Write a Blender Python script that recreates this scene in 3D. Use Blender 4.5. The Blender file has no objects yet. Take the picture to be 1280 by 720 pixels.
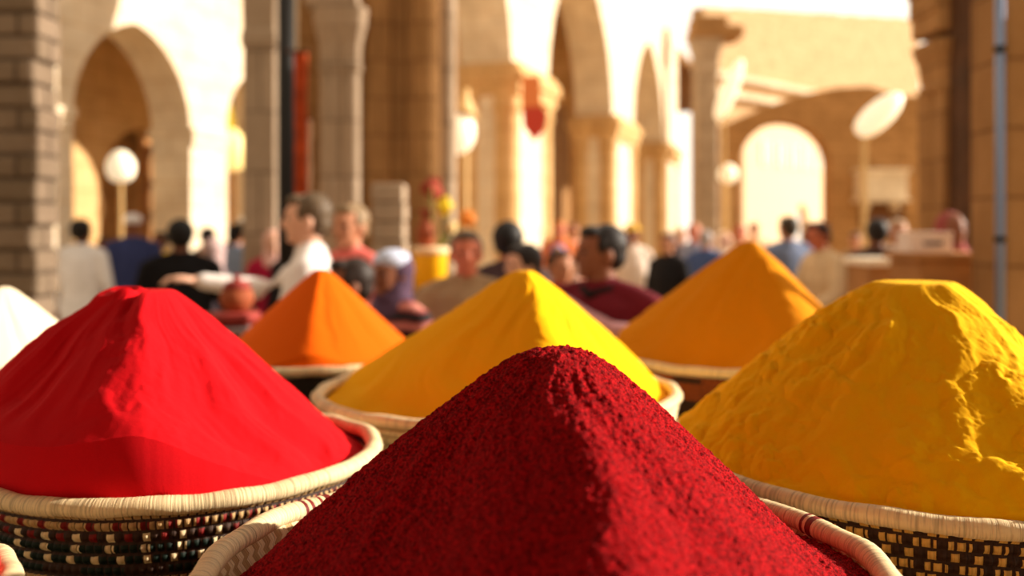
import bpy, bmesh, math, random
import numpy as np
from mathutils import Vector, Matrix, Euler

random.seed(7)
PI = math.pi
sc = bpy.context.scene
COL = sc.collection

# ------------------------------------------------------------------ camera
EYE, HOR, FPX = 1.55, 285.0, 1150.0
cam_d = bpy.data.cameras.new('camera')
cam = bpy.data.objects.new('camera', cam_d)
COL.objects.link(cam)
cam.location = (0, 0, EYE)
cam.rotation_euler = (PI / 2, 0, 0)
cam_d.sensor_width = 36
cam_d.lens = FPX / 1280 * 36
cam_d.shift_y = -(360 - HOR) / 1280
cam_d.clip_start = 0.02
cam_d.clip_end = 400
cam_d.dof.use_dof = True
cam_d.dof.focus_distance = 0.98
cam_d.dof.aperture_fstop = 2.4
sc.camera = cam
sc.view_settings.view_transform = 'Standard'
sc.view_settings.look = 'None'
sc.view_settings.gamma = 1
sc.view_settings.use_curve_mapping = False
sc.view_settings.exposure = 0.15

# ------------------------------------------------------------------ sky and sun
SUN_AZ, SUN_EL = math.radians(9), math.radians(22)      # azimuth from +X towards +Y
sun_dir = Vector((math.cos(SUN_AZ) * math.cos(SUN_EL), math.sin(SUN_AZ) * math.cos(SUN_EL), math.sin(SUN_EL)))
sd = bpy.data.lights.new('sun', 'SUN')
sd.energy = 8.0
sd.color = (1.0, 0.87, 0.71)
sd.angle = math.radians(0.8)
sun = bpy.data.objects.new('sun', sd)
sun.rotation_euler = sun_dir.to_track_quat('Z', 'Y').to_euler()
sun.location = (10, 3, 8)
COL.objects.link(sun)
w = bpy.data.worlds.new('World')
sc.world = w
w.use_nodes = True
nt = w.node_tree
bgn = nt.nodes['Background']
tc = nt.nodes.new('ShaderNodeTexCoord')
# hazy sky: bright and warm around the low sun at the end of the street, dimmer opposite and overhead
vm = nt.nodes.new('ShaderNodeVectorMath'); vm.operation = 'DOT_PRODUCT'
vm.inputs[1].default_value = Vector((0.55, 0.82, 0.16)).normalized()
cr = nt.nodes.new('ShaderNodeValToRGB')
cr.color_ramp.elements[0].position = 0.30
cr.color_ramp.elements[0].color = (0.46, 0.36, 0.25, 1)
cr.color_ramp.elements[1].position = 0.95
cr.color_ramp.elements[1].color = (1.0, 0.90, 0.74, 1)
e = cr.color_ramp.elements.new(0.68); e.color = (0.62, 0.50, 0.36, 1)
nt.links.new(tc.outputs['Generated'], vm.inputs[0])
mr = nt.nodes.new('ShaderNodeMapRange'); mr.inputs[1].default_value = -1; mr.inputs[2].default_value = 1
nt.links.new(vm.outputs['Value'], mr.inputs[0])
nt.links.new(mr.outputs[0], cr.inputs[0])
nt.links.new(cr.outputs[0], bgn.inputs[0])
bgn.inputs[1].default_value = 1.55

# ------------------------------------------------------------------ helpers
def at(px, py, Y):
    """the point of the place seen at this pixel at depth Y"""
    return Vector(((px - 640) / FPX * Y, Y, EYE - (py - HOR) / FPX * Y))

def s2l(c):
    return tuple(((v / 255) / 12.92 if v / 255 <= 0.04045 else ((v / 255 + 0.055) / 1.055) ** 2.4) for v in c) + (1,)

MATS = {}
def mat(name, col, rough=0.8, bump=0.0, bscale=40, var=0.0, vscale=8, metal=0, emit=0, emc=None, spec=0.3, sheen=0):
    if name in MATS: return MATS[name]
    m = bpy.data.materials.new(name); m.use_nodes = True
    n = m.node_tree; b = n.nodes['Principled BSDF']
    c = s2l(col)
    b.inputs['Base Color'].default_value = c
    b.inputs['Roughness'].default_value = rough
    b.inputs['Metallic'].default_value = metal
    b.inputs['Specular IOR Level'].default_value = spec
    if sheen: b.inputs['Sheen Weight'].default_value = sheen
    t = n.nodes.new('ShaderNodeTexCoord')
    if var:
        no = n.nodes.new('ShaderNodeTexNoise'); no.inputs['Scale'].default_value = vscale; no.inputs['Detail'].default_value = 5
        n.links.new(t.outputs['Object'], no.inputs['Vector'])
        r = n.nodes.new('ShaderNodeValToRGB')
        r.color_ramp.elements[0].position = 0.3; r.color_ramp.elements[1].position = 0.7
        r.color_ramp.elements[0].color = tuple(v * (1 - var) for v in c[:3]) + (1,)
        r.color_ramp.elements[1].color = tuple(min(1, v * (1 + var)) for v in c[:3]) + (1,)
        n.links.new(no.outputs[0], r.inputs[0]); n.links.new(r.outputs[0], b.inputs['Base Color'])
    if bump:
        no = n.nodes.new('ShaderNodeTexNoise'); no.inputs['Scale'].default_value = bscale; no.inputs['Detail'].default_value = 6
        n.links.new(t.outputs['Object'], no.inputs['Vector'])
        bp = n.nodes.new('ShaderNodeBump'); bp.inputs['Strength'].default_value = bump; bp.inputs['Distance'].default_value = 0.5 / bscale
        n.links.new(no.outputs[0], bp.inputs['Height']); n.links.new(bp.outputs[0], b.inputs['Normal'])
    if emit:
        b.inputs['Emission Color'].default_value = s2l(emc or col); b.inputs['Emission Strength'].default_value = emit
    MATS[name] = m
    return m

def stone(name, col, col2=None, mortar=None, bw=0.6, bh=0.3, bump=0.5):
    """coursed stone blocks with weathering, laid out in metres on the UV map"""
    if name in MATS: return MATS[name]
    m = bpy.data.materials.new(name); m.use_nodes = True
    n = m.node_tree; L = n.links; b = n.nodes['Principled BSDF']
    b.inputs['Roughness'].default_value = 0.92; b.inputs['Specular IOR Level'].default_value = 0.15
    col2 = col2 or tuple(int(v * 0.9) for v in col); mortar = mortar or tuple(int(v * 0.86) for v in col)
    t = n.nodes.new('ShaderNodeTexCoord')
    br = n.nodes.new('ShaderNodeTexBrick')
    br.inputs['Color1'].default_value = s2l(col); br.inputs['Color2'].default_value = s2l(col2); br.inputs['Mortar'].default_value = s2l(mortar)
    br.inputs['Scale'].default_value = 1; br.inputs['Brick Width'].default_value = bw; br.inputs['Row Height'].default_value = bh
    br.inputs['Mortar Size'].default_value = 0.012; br.inputs['Mortar Smooth'].default_value = 0.4
    L.new(t.outputs['UV'], br.inputs['Vector'])
    no = n.nodes.new('ShaderNodeTexNoise'); no.inputs['Scale'].default_value = 2.2; no.inputs['Detail'].default_value = 8; no.inputs['Roughness'].default_value = 0.65
    L.new(t.outputs['Object'], no.inputs['Vector'])
    r = n.nodes.new('ShaderNodeValToRGB'); r.color_ramp.elements[0].position = 0.3; r.color_ramp.elements[1].position = 0.72
    r.color_ramp.elements[0].color = (0.62, 0.58, 0.54, 1); r.color_ramp.elements[1].color = (1, 1, 1, 1)
    L.new(no.outputs[0], r.inputs[0])
    mx = n.nodes.new('ShaderNodeMix'); mx.data_type = 'RGBA'; mx.blend_type = 'MULTIPLY'; mx.inputs[0].default_value = 0.8
    L.new(br.outputs['Color'], mx.inputs[6]); L.new(r.outputs[0], mx.inputs[7]); L.new(mx.outputs[2], b.inputs['Base Color'])
    n2 = n.nodes.new('ShaderNodeTexNoise'); n2.inputs['Scale'].default_value = 14; n2.inputs['Detail'].default_value = 6
    L.new(t.outputs['Object'], n2.inputs['Vector'])
    ma = n.nodes.new('ShaderNodeMath'); ma.operation = 'SUBTRACT'
    L.new(n2.outputs[0], ma.inputs[0]); L.new(br.outputs['Fac'], ma.inputs[1])
    bp = n.nodes.new('ShaderNodeBump'); bp.inputs['Strength'].default_value = bump; bp.inputs['Distance'].default_value = 0.02
    L.new(ma.outputs[0], bp.inputs['Height']); L.new(bp.outputs[0], b.inputs['Normal'])
    MATS[name] = m
    return m

def box_uv(me):
    uv = me.uv_layers.new(name='UVMap')
    co = me.vertices
    for p in me.polygons:
        nx, ny, nz = (abs(v) for v in p.normal)
        for li in p.loop_indices:
            c = co[me.loops[li].vertex_index].co
            if nz > nx and nz > ny: q = (c.x, c.y)
            elif nx > ny: q = (c.y, c.z)
            else: q = (c.x, c.z)
            uv.data[li].uv = q

def finish(name, bm, m, parent=None, smooth=False, uv=True, loc=None, rotz=0):
    me = bpy.data.meshes.new(name)
    bm.normal_update(); bm.to_mesh(me); bm.free()
    if uv: box_uv(me)
    for x in (m if isinstance(m, (list, tuple)) else [m]): me.materials.append(x)
    if smooth: me.shade_smooth()
    o = bpy.data.objects.new(name, me); COL.objects.link(o)
    if parent: o.parent = parent
    if loc is not None: o.location = loc
    o.rotation_euler = (0, 0, rotz)
    return o

def tag(o, label, cat, group=None, kind=None):
    o['label'] = label; o['category'] = cat
    if group: o['group'] = group
    if kind: o['kind'] = kind
    return o

def empty(name, loc, label=None, cat=None, group=None, rotz=0):
    o = bpy.data.objects.new(name, None); COL.objects.link(o)
    o.empty_display_size = 0.1
    o.location = loc; o.rotation_euler = (0, 0, rotz)
    if label: tag(o, label, cat, group)
    return o

def bm_box(bm, c, s, bev=0.0, rot=None):
    r = bmesh.ops.create_cube(bm, size=1)
    vs = r['verts']
    for v in vs: v.co = Vector((v.co.x * s[0], v.co.y * s[1], v.co.z * s[2]))
    if bev:
        es = list({e for v in vs for e in v.link_edges})
        q = bmesh.ops.bevel(bm, geom=es, offset=bev, segments=2, affect='EDGES', profile=0.6)
        vs = list({v for f in q['faces'] for v in f.verts} | {v for v in vs if v.is_valid})
    for v in vs:
        if rot: v.co = rot @ v.co
        v.co += Vector(c)
    return vs

def bm_lathe(bm, prof, seg=32, c=(0, 0, 0), sq=0.0):
    """prof: list of (r,z) bottom to top, closed top and bottom; sq = rounds towards a square plan"""
    rings = []
    for r, z in prof:
        ring = []
        for i in range(seg):
            a = 2 * PI * (i + 0.5) / seg
            k = 1.0
            if sq: k = 1.0 / max(abs(math.cos(a)), abs(math.sin(a))) * sq + (1 - sq)
            ring.append(bm.verts.new((c[0] + r * k * math.cos(a), c[1] + r * k * math.sin(a), c[2] + z)))
        rings.append(ring)
    for a, b in zip(rings, rings[1:]):
        for i in range(seg):
            j = (i + 1) % seg
            bm.faces.new((a[i], a[j], b[j], b[i]))
    bm.faces.new(list(reversed(rings[0]))); bm.faces.new(rings[-1])

def bm_ell(bm, c, r, rot=None, u=16, v=10):
    q = bmesh.ops.create_uvsphere(bm, u_segments=u, v_segments=v, radius=1)
    for x in q['verts']:
        p = Vector((x.co.x * r[0], x.co.y * r[1], x.co.z * r[2]))
        if rot: p = rot @ p
        x.co = p + Vector(c)

def bm_loft(bm, pts, rad, seg=14, ref=Vector((1, 0, 0))):
    """closed tube through pts with (rx,ry) radii; rounded ends"""
    pts = [Vector(p) for p in pts]
    rad = [(r, r) if not isinstance(r, tuple) else r for r in rad]
    n = len(pts)
    P, Rr, T = [], [], []
    for i in range(n):
        t = (pts[min(i + 1, n - 1)] - pts[max(i - 1, 0)]).normalized()
        T.append(t)
    d0, d1 = T[0], T[-1]
    m0, m1 = min(rad[0]), min(rad[-1])
    for f in (1.0, 0.75, 0.4):
        P.append(pts[0] - d0 * m0 * f * 0.98); k = math.sqrt(max(0.02, 1 - f * f)); Rr.append((rad[0][0] * k, rad[0][1] * k))
    P += pts; Rr += rad
    for f in (0.4, 0.75, 1.0):
        P.append(pts[-1] + d1 * m1 * f * 0.98); k = math.sqrt(max(0.02, 1 - f * f)); Rr.append((rad[-1][0] * k, rad[-1][1] * k))
    T = [d0] * 3 + T + [d1] * 3
    rings = []
    for p, r, t in zip(P, Rr, T):
        a = ref - t * ref.dot(t)
        if a.length < 1e-3: a = Vector((0, 1, 0)) - t * t.y
        a.normalize(); b = t.cross(a)
        rings.append([bm.verts.new(p + a * r[0] * math.cos(2 * PI * i / seg) + b * r[1] * math.sin(2 * PI * i / seg)) for i in range(seg)])
    for a, b in zip(rings, rings[1:]):
        for i in range(seg):
            j = (i + 1) % seg
            bm.faces.new((a[i], a[j], b[j], b[i]))
    bm.faces.new(list(reversed(rings[0]))); bm.faces.new(rings[-1])

# numpy value noise
_rng = np.random.default_rng(11)
_T = _rng.random((64, 64, 64)).astype(np.float32)
def vnoise(x, y, z):
    xi, yi, zi = np.floor(x).astype(int), np.floor(y).astype(int), np.floor(z).astype(int)
    fx, fy, fz = x - xi, y - yi, z - zi
    fx, fy, fz = (f * f * (3 - 2 * f) for f in (fx, fy, fz))
    def g(a, b, c): return _T[(xi + a) % 64, (yi + b) % 64, (zi + c) % 64]
    l = lambda a, b, t: a + (b - a) * t
    return l(l(l(g(0,0,0), g(1,0,0), fx), l(g(0,1,0), g(1,1,0), fx), fy), l(l(g(0,0,1), g(1,0,1), fx), l(g(0,1,1), g(1,1,1), fx), fy), fz) * 2 - 1
def fbm(x, y, z, o=4):
    s, a = 0, 1.0
    for k in range(o):
        s = s + a * vnoise(x * 2 ** k + 7.3 * k, y * 2 ** k + 3.1 * k, z * 2 ** k + 5.7 * k); a *= 0.5
    return s

# ------------------------------------------------------------------ arcade walls
def arch_wall(name, P0, u, length, height, thick, openings, m, label=None, zoff=0.0, corn=None):
    """wall from P0 along u (2-D); front face on the street side, thickness away from it.
    openings: (s0, s1, z_spring, z_peak, z_bottom)"""
    u = Vector((u[0], u[1])).normalized()
    hf = height if callable(height) else (lambda s: height)
    ss = {0.0, length}
    for o in openings:
        for k in range(41):
            f = 0.5 - 0.5 * math.cos(PI * k / 40)
            ss.add(min(length, max(0.0, o[0] + (o[1] - o[0]) * f)))
    k = 0.0
    while k < length: ss.add(k); k += 1.0
    ss = sorted(ss)
    def top(o, s):
        a = (o[1] - o[0]) / 2; r = o[3] - o[2]
        d = min(s - o[0], o[1] - s); d = max(0.0, d)
        if r >= a:
            R = (a * a + r * r) / (2 * a)
            return o[2] + math.sqrt(max(0, R * R - (R - d) ** 2))
        return o[2] + r * math.sqrt(max(0, 1 - ((a - d) / a) ** 2))
    bm = bmesh.new()
    def V(s, y, z): return bm.verts.new((s, y, z))
    def quad(*v): bm.faces.new(v)
    for s0, s1 in zip(ss, ss[1:]):
        if s1 - s0 < 1e-5: continue
        mid = (s0 + s1) / 2
        op = next((o for o in openings if o[0] <= mid <= o[1]), None)
        segs = []
        if op:
            segs.append((top(op, s0), top(op, s1), hf(s0), hf(s1), True))
            if op[4] > 0: segs.append((0, 0, op[4], op[4], False))
        else:
            segs.append((0, 0, hf(s0), hf(s1), False))
        for za, zb, ta, tb, soffit in segs:
            quad(V(s0, 0, za), V(s1, 0, zb), V(s1, 0, tb), V(s0, 0, ta))
            quad(V(s1, thick, zb), V(s0, thick, za), V(s0, thick, ta), V(s1, thick, tb))
            quad(V(s0, 0, ta), V(s1, 0, tb), V(s1, thick, tb), V(s0, thick, ta))
            if soffit: quad(V(s0, thick, za), V(s1, thick, zb), V(s1, 0, zb), V(s0, 0, za))
    for o in openings:       # jambs
        for s, sg in ((o[0], 1), (o[1], -1)):
            if 0 < s < length:
                a = [V(s, 0, o[4]), V(s, thick, o[4]), V(s, thick, o[2]), V(s, 0, o[2])]
                quad(*(a if sg > 0 else a[::-1]))
    a = [V(0, 0, 0), V(0, 0, hf(0)), V(0, thick, hf(0)), V(0, thick, 0)]; quad(*a[::-1])
    a = [V(length, 0, 0), V(length, 0, hf(length)), V(length, thick, hf(length)), V(length, thick, 0)]; quad(*a)
    bmesh.ops.remove_doubles(bm, verts=bm.verts, dist=1e-4)
    o = finish(name, bm, m)
    o.matrix_world = Matrix.Translation((P0[0], P0[1], zoff)) @ Matrix.Rotation(math.atan2(u.y, u.x), 4, 'Z')
    o['kind'] = 'structure'
    if label: o['label'] = label
    return o

LIME = stone('pale limestone', (250, 236, 212), (246, 230, 204), (232, 208, 172), bump=.3)
SAND = stone('ochre sandstone', (234, 196, 142), (226, 186, 130), (204, 160, 104), bw=0.7, bh=0.34)
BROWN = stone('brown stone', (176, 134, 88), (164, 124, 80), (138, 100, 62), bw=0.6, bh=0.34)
GREY = stone('grey weathered stone', (190, 170, 148), (176, 156, 134), (140, 122, 104), bw=0.7, bh=0.5)
DGREY = stone('dark grey rubble stone', (138, 120, 102), (122, 106, 88), (100, 84, 70), bw=0.5, bh=0.13, bump=1.0)
PAVE = stone('paving', (206, 178, 138), (190, 162, 122), (140, 115, 84), bw=0.7, bh=0.45)
IRON = mat('black iron', (20, 16, 14), 0.5)
DWOOD = mat('dark wood', (78, 48, 26), 0.7, 0.3, 60, 0.3, 5)
WOOD = mat('tan wood', (170, 120, 70), 0.7, 0.3, 60, 0.2, 5)

bm = bmesh.new()
bmesh.ops.create_grid(bm, x_segments=40, y_segments=40, size=45)
g = finish('ground', bm, PAVE, loc=(0, 30, 0)); g['kind'] = 'structure'

# --- left sunlit wall with the large pointed arch (facing the street)
UL = Vector((0.296, 0.955)).normalized()
arch_wall('wall_left', (-4.48, 9.0), UL, 7.0, 5.4, 0.55,
          [(0.24, 2.12, 2.66, 3.80, 0), (2.86, 3.86, 2.85, 3.58, 0), (4.3, 5.6, 2.8, 3.6, 0)], LIME)
nL = Vector((-UL.y, UL.x))     # away from the street
def onL(s, d, z): 
    p = Vector((-4.48, 9.0)) + UL * s + nL * d
    return (p.x, p.y, z)
rl = math.atan2(UL.y, UL.x)
# mouldings standing on the wall: imposts at the springing
for i, (s, w_) in enumerate(((0.06, 0.38), (2.49, 0.78), (4.08, 0.46))):
    bm = bmesh.new()
    bm_box(bm, (0, 0, 0), (w_, 0.67, 0.10), 0.02); bm_box(bm, (0, 0, -0.11), (w_ - 0.06, 0.62, 0.12), 0.02)
    o = finish('trim_%d' % (i + 1), bm, LIME, loc=onL(s, 0.275, 2.70), rotz=rl); o['kind'] = 'structure'
# gallery behind it: back wall, inner arches, vault
arch_wall('wall_left_gallery_back', onL(-0.5, 3.6, 0)[:2], UL, 9.0, 5.2, 0.3, [(0.45, 0.75, 2.3, 2.5, 0.7), (3.1, 4.0, 2.4, 2.8, 1.2)], SAND)
arch_wall('wall_left_gallery_inner', onL(0.3, 2.0, 0)[:2], UL, 7.0, 5.2, 0.3, [(0.1, 2.0, 2.0, 3.0, 0), (2.6, 4.2, 2.0, 3.0, 0)], SAND)
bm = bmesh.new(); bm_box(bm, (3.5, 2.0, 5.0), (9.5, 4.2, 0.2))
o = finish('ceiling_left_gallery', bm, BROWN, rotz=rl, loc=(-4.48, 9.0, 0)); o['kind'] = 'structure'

# --- central arcade receding to the right
UC = Vector((0.325, 0.946)).normalized()
P0 = Vector((0.343 * 9.5 - 4.8, 9.5))
def sC(Y): return (Y - P0.y) / UC.y
nC = Vector((-UC.y, UC.x))
def onC(s, d, z=0):
    p = P0 + UC * s + nC * d
    return (p.x, p.y, z)
rc = math.atan2(UC.y, UC.x)
ops = [(sC(9.75), sC(14.0), 3.86, 6.45, 0), (sC(15.8), sC(20.5), 3.86, 6.7, 0), (sC(22.7), sC(26.9), 3.86, 6.55, 0)]
arch_wall('wall_centre', P0, UC, sC(29.3), lambda s: 7.2 + 0.05 * s, 0.85, ops, SAND if False else LIME)
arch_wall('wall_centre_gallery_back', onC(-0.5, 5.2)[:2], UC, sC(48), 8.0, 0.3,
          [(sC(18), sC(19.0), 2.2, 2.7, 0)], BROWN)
for Yp in (14.9, 21.6, 28.5):       # transverse arches of the gallery
    p = onC(sC(Yp) - 0.2, 0.85)
    arch_wall('wall_gallery_cross', p[:2], nC, 4.4, 7.6, 0.5, [(0.25, 4.1, 3.6, 5.6, 0)], SAND)
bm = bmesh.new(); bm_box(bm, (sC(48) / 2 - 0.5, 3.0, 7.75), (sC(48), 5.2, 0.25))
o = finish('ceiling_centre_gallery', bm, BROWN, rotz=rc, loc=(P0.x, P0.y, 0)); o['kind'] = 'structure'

def column(name, loc, r, ztop, zcap, m, label, cat='column', group=None, rotz=0, sq=0.0, shafts=0, seg=24, capw=1.35, base=True):
    """> base, shaft (with half shafts), capital"""
    t = empty(name, loc, label, cat, group, rotz)
    if base:
        bm = bmesh.new(); bm_lathe(bm, [(r * 1.45, 0), (r * 1.45, 0.16), (r * 1.3, 0.2), (r * 1.3, 0.3), (r * 1.12, 0.36), (r * 1.05, 0.42)], seg, sq=sq)
        finish('base', bm, m, t)
    bm = bmesh.new()
    z0 = 0.40 if base else 0
    if shafts:
        n = shafts * 12
        prof = []
        rings = []
        for z in [z0 + (zcap - z0) * k / 10 for k in range(11)]:
            ring = []
            for i in range(n):
                a = 2 * PI * i / n
                k = 1.0 / max(abs(math.cos(a)), abs(math.sin(a))) * sq + (1 - sq)
                rr = r * k * (0.86 + 0.17 * abs(math.sin(a * shafts / 2)))
                ring.append(bm.verts.new((rr * math.cos(a), rr * math.sin(a), z)))
            rings.append(ring)
        for a, b in zip(rings, rings[1:]):
            for i in range(n): bm.faces.new((a[i], a[(i + 1) % n], b[(i + 1) % n], b[i]))
        bm.faces.new(rings[0][::-1]); bm.faces.new(rings[-1])
    else:
        bm_lathe(bm, [(r, z0), (r, (z0 + zcap) / 2), (r * 0.97, zcap)], seg, sq=sq)
    finish('shaft', bm, m, t)
    bm = bmesh.new()
    h = ztop - zcap
    bm_lathe(bm, [(r, zcap - .02), (r * 1.1, zcap), (r * 1.1, zcap + h * .1), (r * 1.0, zcap + h * .14), (r * 1.05, zcap + h * .4), (r * capw * .93, zcap + h * .68), (r * capw, zcap + h * .72), (r * capw, zcap + h * .86), (r * capw * 1.05, zcap + h * .88), (r * capw * 1.05, ztop)], seg, sq=max(sq, 0.5))
    finish('capital', bm, m, t)
    return t

# engaged colonnettes and capitals at the arcade's piers
gcol = 'columns of the central arcade'
names = ['pale stone column under the first arch, behind the red pennant', 'pale stone column between the second and third arches',
         'pale stone column at the far end of the central arcade']
for i, (Ya, Yb) in enumerate(((14.0, 15.8), (20.5, 22.7), (26.9, 29.3))):
    sa, sb = sC(Ya), sC(Yb)
    for j, (s, d) in enumerate(((sa + .12, .12), (sa + .12, .73), (sb - .15, .1))):
        lab = names[i] + (', on its street corner', ', on its inner corner', ', on its far corner')[j]
        column('stone_column', onC(s, d), 0.20, 3.98, 3.35, SAND, lab, 'column', gcol, rc, capw=1.5)
    bm = bmesh.new()          # impost block over each pier
    wd = sb - sa + .24
    bm_box(bm, (0, 0, 0), (wd, 1.25, .16), .03); bm_box(bm, (0, 0, -.18), (wd - .1, 1.12, .2), .03); bm_box(bm, (0, 0, .15), (wd - .08, 1.1, .14), .03)
    o = finish('trim_%d' % (i + 4), bm, SAND, loc=onC((sa + sb) / 2, .425, 3.86), rotz=rc); o['kind'] = 'structure'

# --- shaded wall, columns and pillars between the camera and the arcade
def wallbox(name, px0, px1, Y, z1, th, m, z0=0.0, over=0.0):
    x0, x1 = (px0 - 640) / FPX * Y, (px1 - 640) / FPX * Y
    bm = bmesh.new(); bm_box(bm, ((x0 + x1) / 2, Y + th / 2, (z0 + z1) / 2), (x1 - x0, th, z1 - z0), .02)
    o = finish(name, bm, m); o['kind'] = 'structure'; return o

# brown fluted wall (445-560)
bm = bmesh.new()
x0, x1 = (447 - 640) / FPX * 8.3, (548 - 640) / FPX * 8.3
n = 48
prev = None
fr = []
for i in range(n + 1):
    x = x0 + (x1 - x0) * i / n
    f = i / n
    y = 8.3 - 0.035 * abs(math.sin(f * PI * 3)) + (0.1 if 0.40 < f < 0.62 else 0)
    fr.append((x, y))
for z0_, z1_ in ((0, 4.2),):
    a = [bm.verts.new((x, y, z0_)) for x, y in fr]; b = [bm.verts.new((x, y, z1_)) for x, y in fr]
    c = [bm.verts.new((x, 8.75, z0_)) for x, y in fr]; d = [bm.verts.new((x, 8.75, z1_)) for x, y in fr]
    for i in range(n):
        bm.faces.new((a[i], a[i + 1], b[i + 1], b[i])); bm.faces.new((c[i + 1], c[i], d[i], d[i + 1])); bm.faces.new((b[i], b[i + 1], d[i + 1], d[i]))
    bm.faces.new((a[0], b[0], d[0], c[0])); bm.faces.new((a[-1], c[-1], d[-1], b[-1]))
o = finish('wall_fluted', bm, BROWN); o['kind'] = 'structure'
p = at(552, 0, 8.3)
column('stone_column', (p.x + .02, 8.5, 0), 0.10, 4.6, 4.2, GREY, 'slim grey stone column on the right edge of the brown wall, left of the white lamp', sq=0.3)
# pair of pinkish columns 395-445
p = at(408, 0, 8.0)
column('stone_column', (p.x, 8.2, 0), 0.10, 3.5, 2.95, GREY, 'left of the two slim pinkish-grey columns beside the brown wall', shafts=4, capw=1.5)
p = at(433, 0, 8.0)
column('stone_column', (p.x, 8.2, 0), 0.10, 3.5, 2.95, GREY, 'right of the two slim pinkish-grey columns beside the brown wall', shafts=4, capw=1.5)
wallbox('wall_lintel', 380, 447, 8.05, 4.4, .4, GREY, z0=3.5)
# dark back wall of the passage behind the columns
wallbox('wall_passage_back', 372, 450, 9.0, 4.4, .2, BROWN)
# grey pier 300-347
p = at(324, 0, 7.5)
column('stone_pier', (p.x, 7.65, 0), 0.145, 4.0, 3.05, GREY, 'grey square stone pier with a block capital beside the black awning pole', 'pillar', sq=0.95, seg=32, capw=1.25)
# near-left rubble pillar
t = empty('stone_pillar', (-2.95, 5.15, 0), 'dark grey-brown rough stone pillar at the left edge of the market', 'pillar')
bm = bmesh.new()
for k in range(32):
    z = 0.07 + k * 0.13
    wv = 0.36 + random.uniform(-.02, .012)
    bm_box(bm, (random.uniform(-.01, .01), random.uniform(-.015, .015), z), (wv * 2, .26, .133), .025)
finish('block_courses', bm, DGREY, t)
bm = bmesh.new(); bm_box(bm, (-.5, .05, 2.1), (.3, .3, 4.2), .02); finish('pilaster', bm, DGREY, t)

# near-right brown pillar (1125-1210)
p = Vector((3.27, 6.75, 0))
column('stone_pillar', (p.x, 6.75, 0), 0.205, 2.9, 2.55, BROWN, 'large brown stone pillar with stepped capital at the right', 'pillar', sq=0.85, shafts=4, seg=32, capw=1.2)
bm = bmesh.new()
for k, (z, wv) in enumerate(((2.62, .50), (2.76, .54), (2.92, .58), (3.1, .62), (3.45, .60), (3.8, .60))):
    bm_box(bm, (0, 0, z), (wv, .45, .35 if k > 3 else .17), .03)
o = finish('pier_block', bm, BROWN, loc=(p.x, 6.75, .42)); o['kind'] = 'structure'
wallbox('wall_right_recess_shade', 1208, 1247, 6.3, 4.2, .4, DWOOD)  # dark slab; its colour stands in for the shade of a recess
wallbox('wall_right_near', 1257, 1400, 4.5, 2.75, .35, BROWN)
# downpipe
p = at(1250, 0, 4.45)
t = empty('drain_pipe', (p.x, 4.45, 0), 'thin blue-grey metal drain pipe against the right stone wall', 'pipe')
bm = bmesh.new(); bm_lathe(bm, [(.022, 0), (.022, 3.0)], 16); finish('pipe', bm, mat('blue grey metal', (120, 135, 165), .35, metal=.6), t, True)
for z in (.9, 1.48, 2.4):
    bm = bmesh.new(); bm_lathe(bm, [(.028, z), (.028, z + .03)], 16); finish('bracket', bm, IRON, t)

# black awning pole and hanging textile
p = at(358, 0, 6.0)
t = empty('awning_pole', (p.x, 6.0, 0), 'thick black iron awning pole between the grey pier and the red rug', 'pole')
bm = bmesh.new(); bm_lathe(bm, [(.056, .12), (.056, 3.4)], 24); finish('pole', bm, IRON, t, True)
bm = bmesh.new(); bm_lathe(bm, [(.13, 0), (.13, .05), (.08, .12), (.06, .16)], 24); finish('base', bm, IRON, t, True)
def drape(name, px, pyt, pyb, Y, wpx, m, label, cat, folds=3):
    a, b = at(px, pyt, Y), at(px, pyb, Y)
    wd = wpx / FPX * Y
    bm = bmesh.new(); N, M = 24, 20
    fs, bs = [], []
    for j in range(M + 1):
        z = a.z + (b.z - a.z) * j / M
        f, bk = [], []
        for i in range(N + 1):
            x = (i / N - .5) * wd * (1 - .06 * math.sin(j / M * PI))
            y = math.sin(i / N * PI * 2 * folds) * wd * .12 + .01 * math.sin(j * .9)
            f.append(bm.verts.new((x, y - .006, z - a.z))); bk.append(bm.verts.new((x, y + .006, z - a.z)))
        fs.append(f); bs.append(bk)
    for j in range(M):
        for i in range(N):
            bm.faces.new((fs[j + 1][i], fs[j + 1][i + 1], fs[j][i + 1], fs[j][i]))
            bm.faces.new((bs[j][i], bs[j][i + 1], bs[j + 1][i + 1], bs[j + 1][i]))
        bm.faces.new((fs[j][0], bs[j][0], bs[j + 1][0], fs[j + 1][0])); bm.faces.new((fs[j + 1][N], bs[j + 1][N], bs[j][N], fs[j][N]))
    for i in range(N):
        bm.faces.new((fs[0][i], fs[0][i + 1], bs[0][i + 1], bs[0][i])); bm.faces.new((fs[M][i + 1], fs[M][i], bs[M][i], bs[M][i + 1]))
    t = empty(name, (a.x, Y, a.z), label, cat)
    finish('cloth', bm, m, t, True)
    bm = bmesh.new(); bm_loft(bm, [(at(358, 0, Y).x - a.x, 0, .01), (wd * .6, 0, .01)], [.012, .012], ref=Vector((0, 0, 1))); finish('rod', bm, DWOOD, t, True)
    return t
drape('hanging_rug', 376, 66, 300, 5.93, 17, mat('rust red wool', (170, 70, 30), .95, .3, 90, .35, 9), 'long narrow rust-red rug hanging beside the black pole', 'rug', 2)
drape('hanging_cloth', 385, 150, 290, 6.07, 9, mat('cream wool', (226, 190, 160), .95, .3, 90), 'narrow cream cloth strip hanging behind the rust-red rug', 'cloth', 1)

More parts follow.
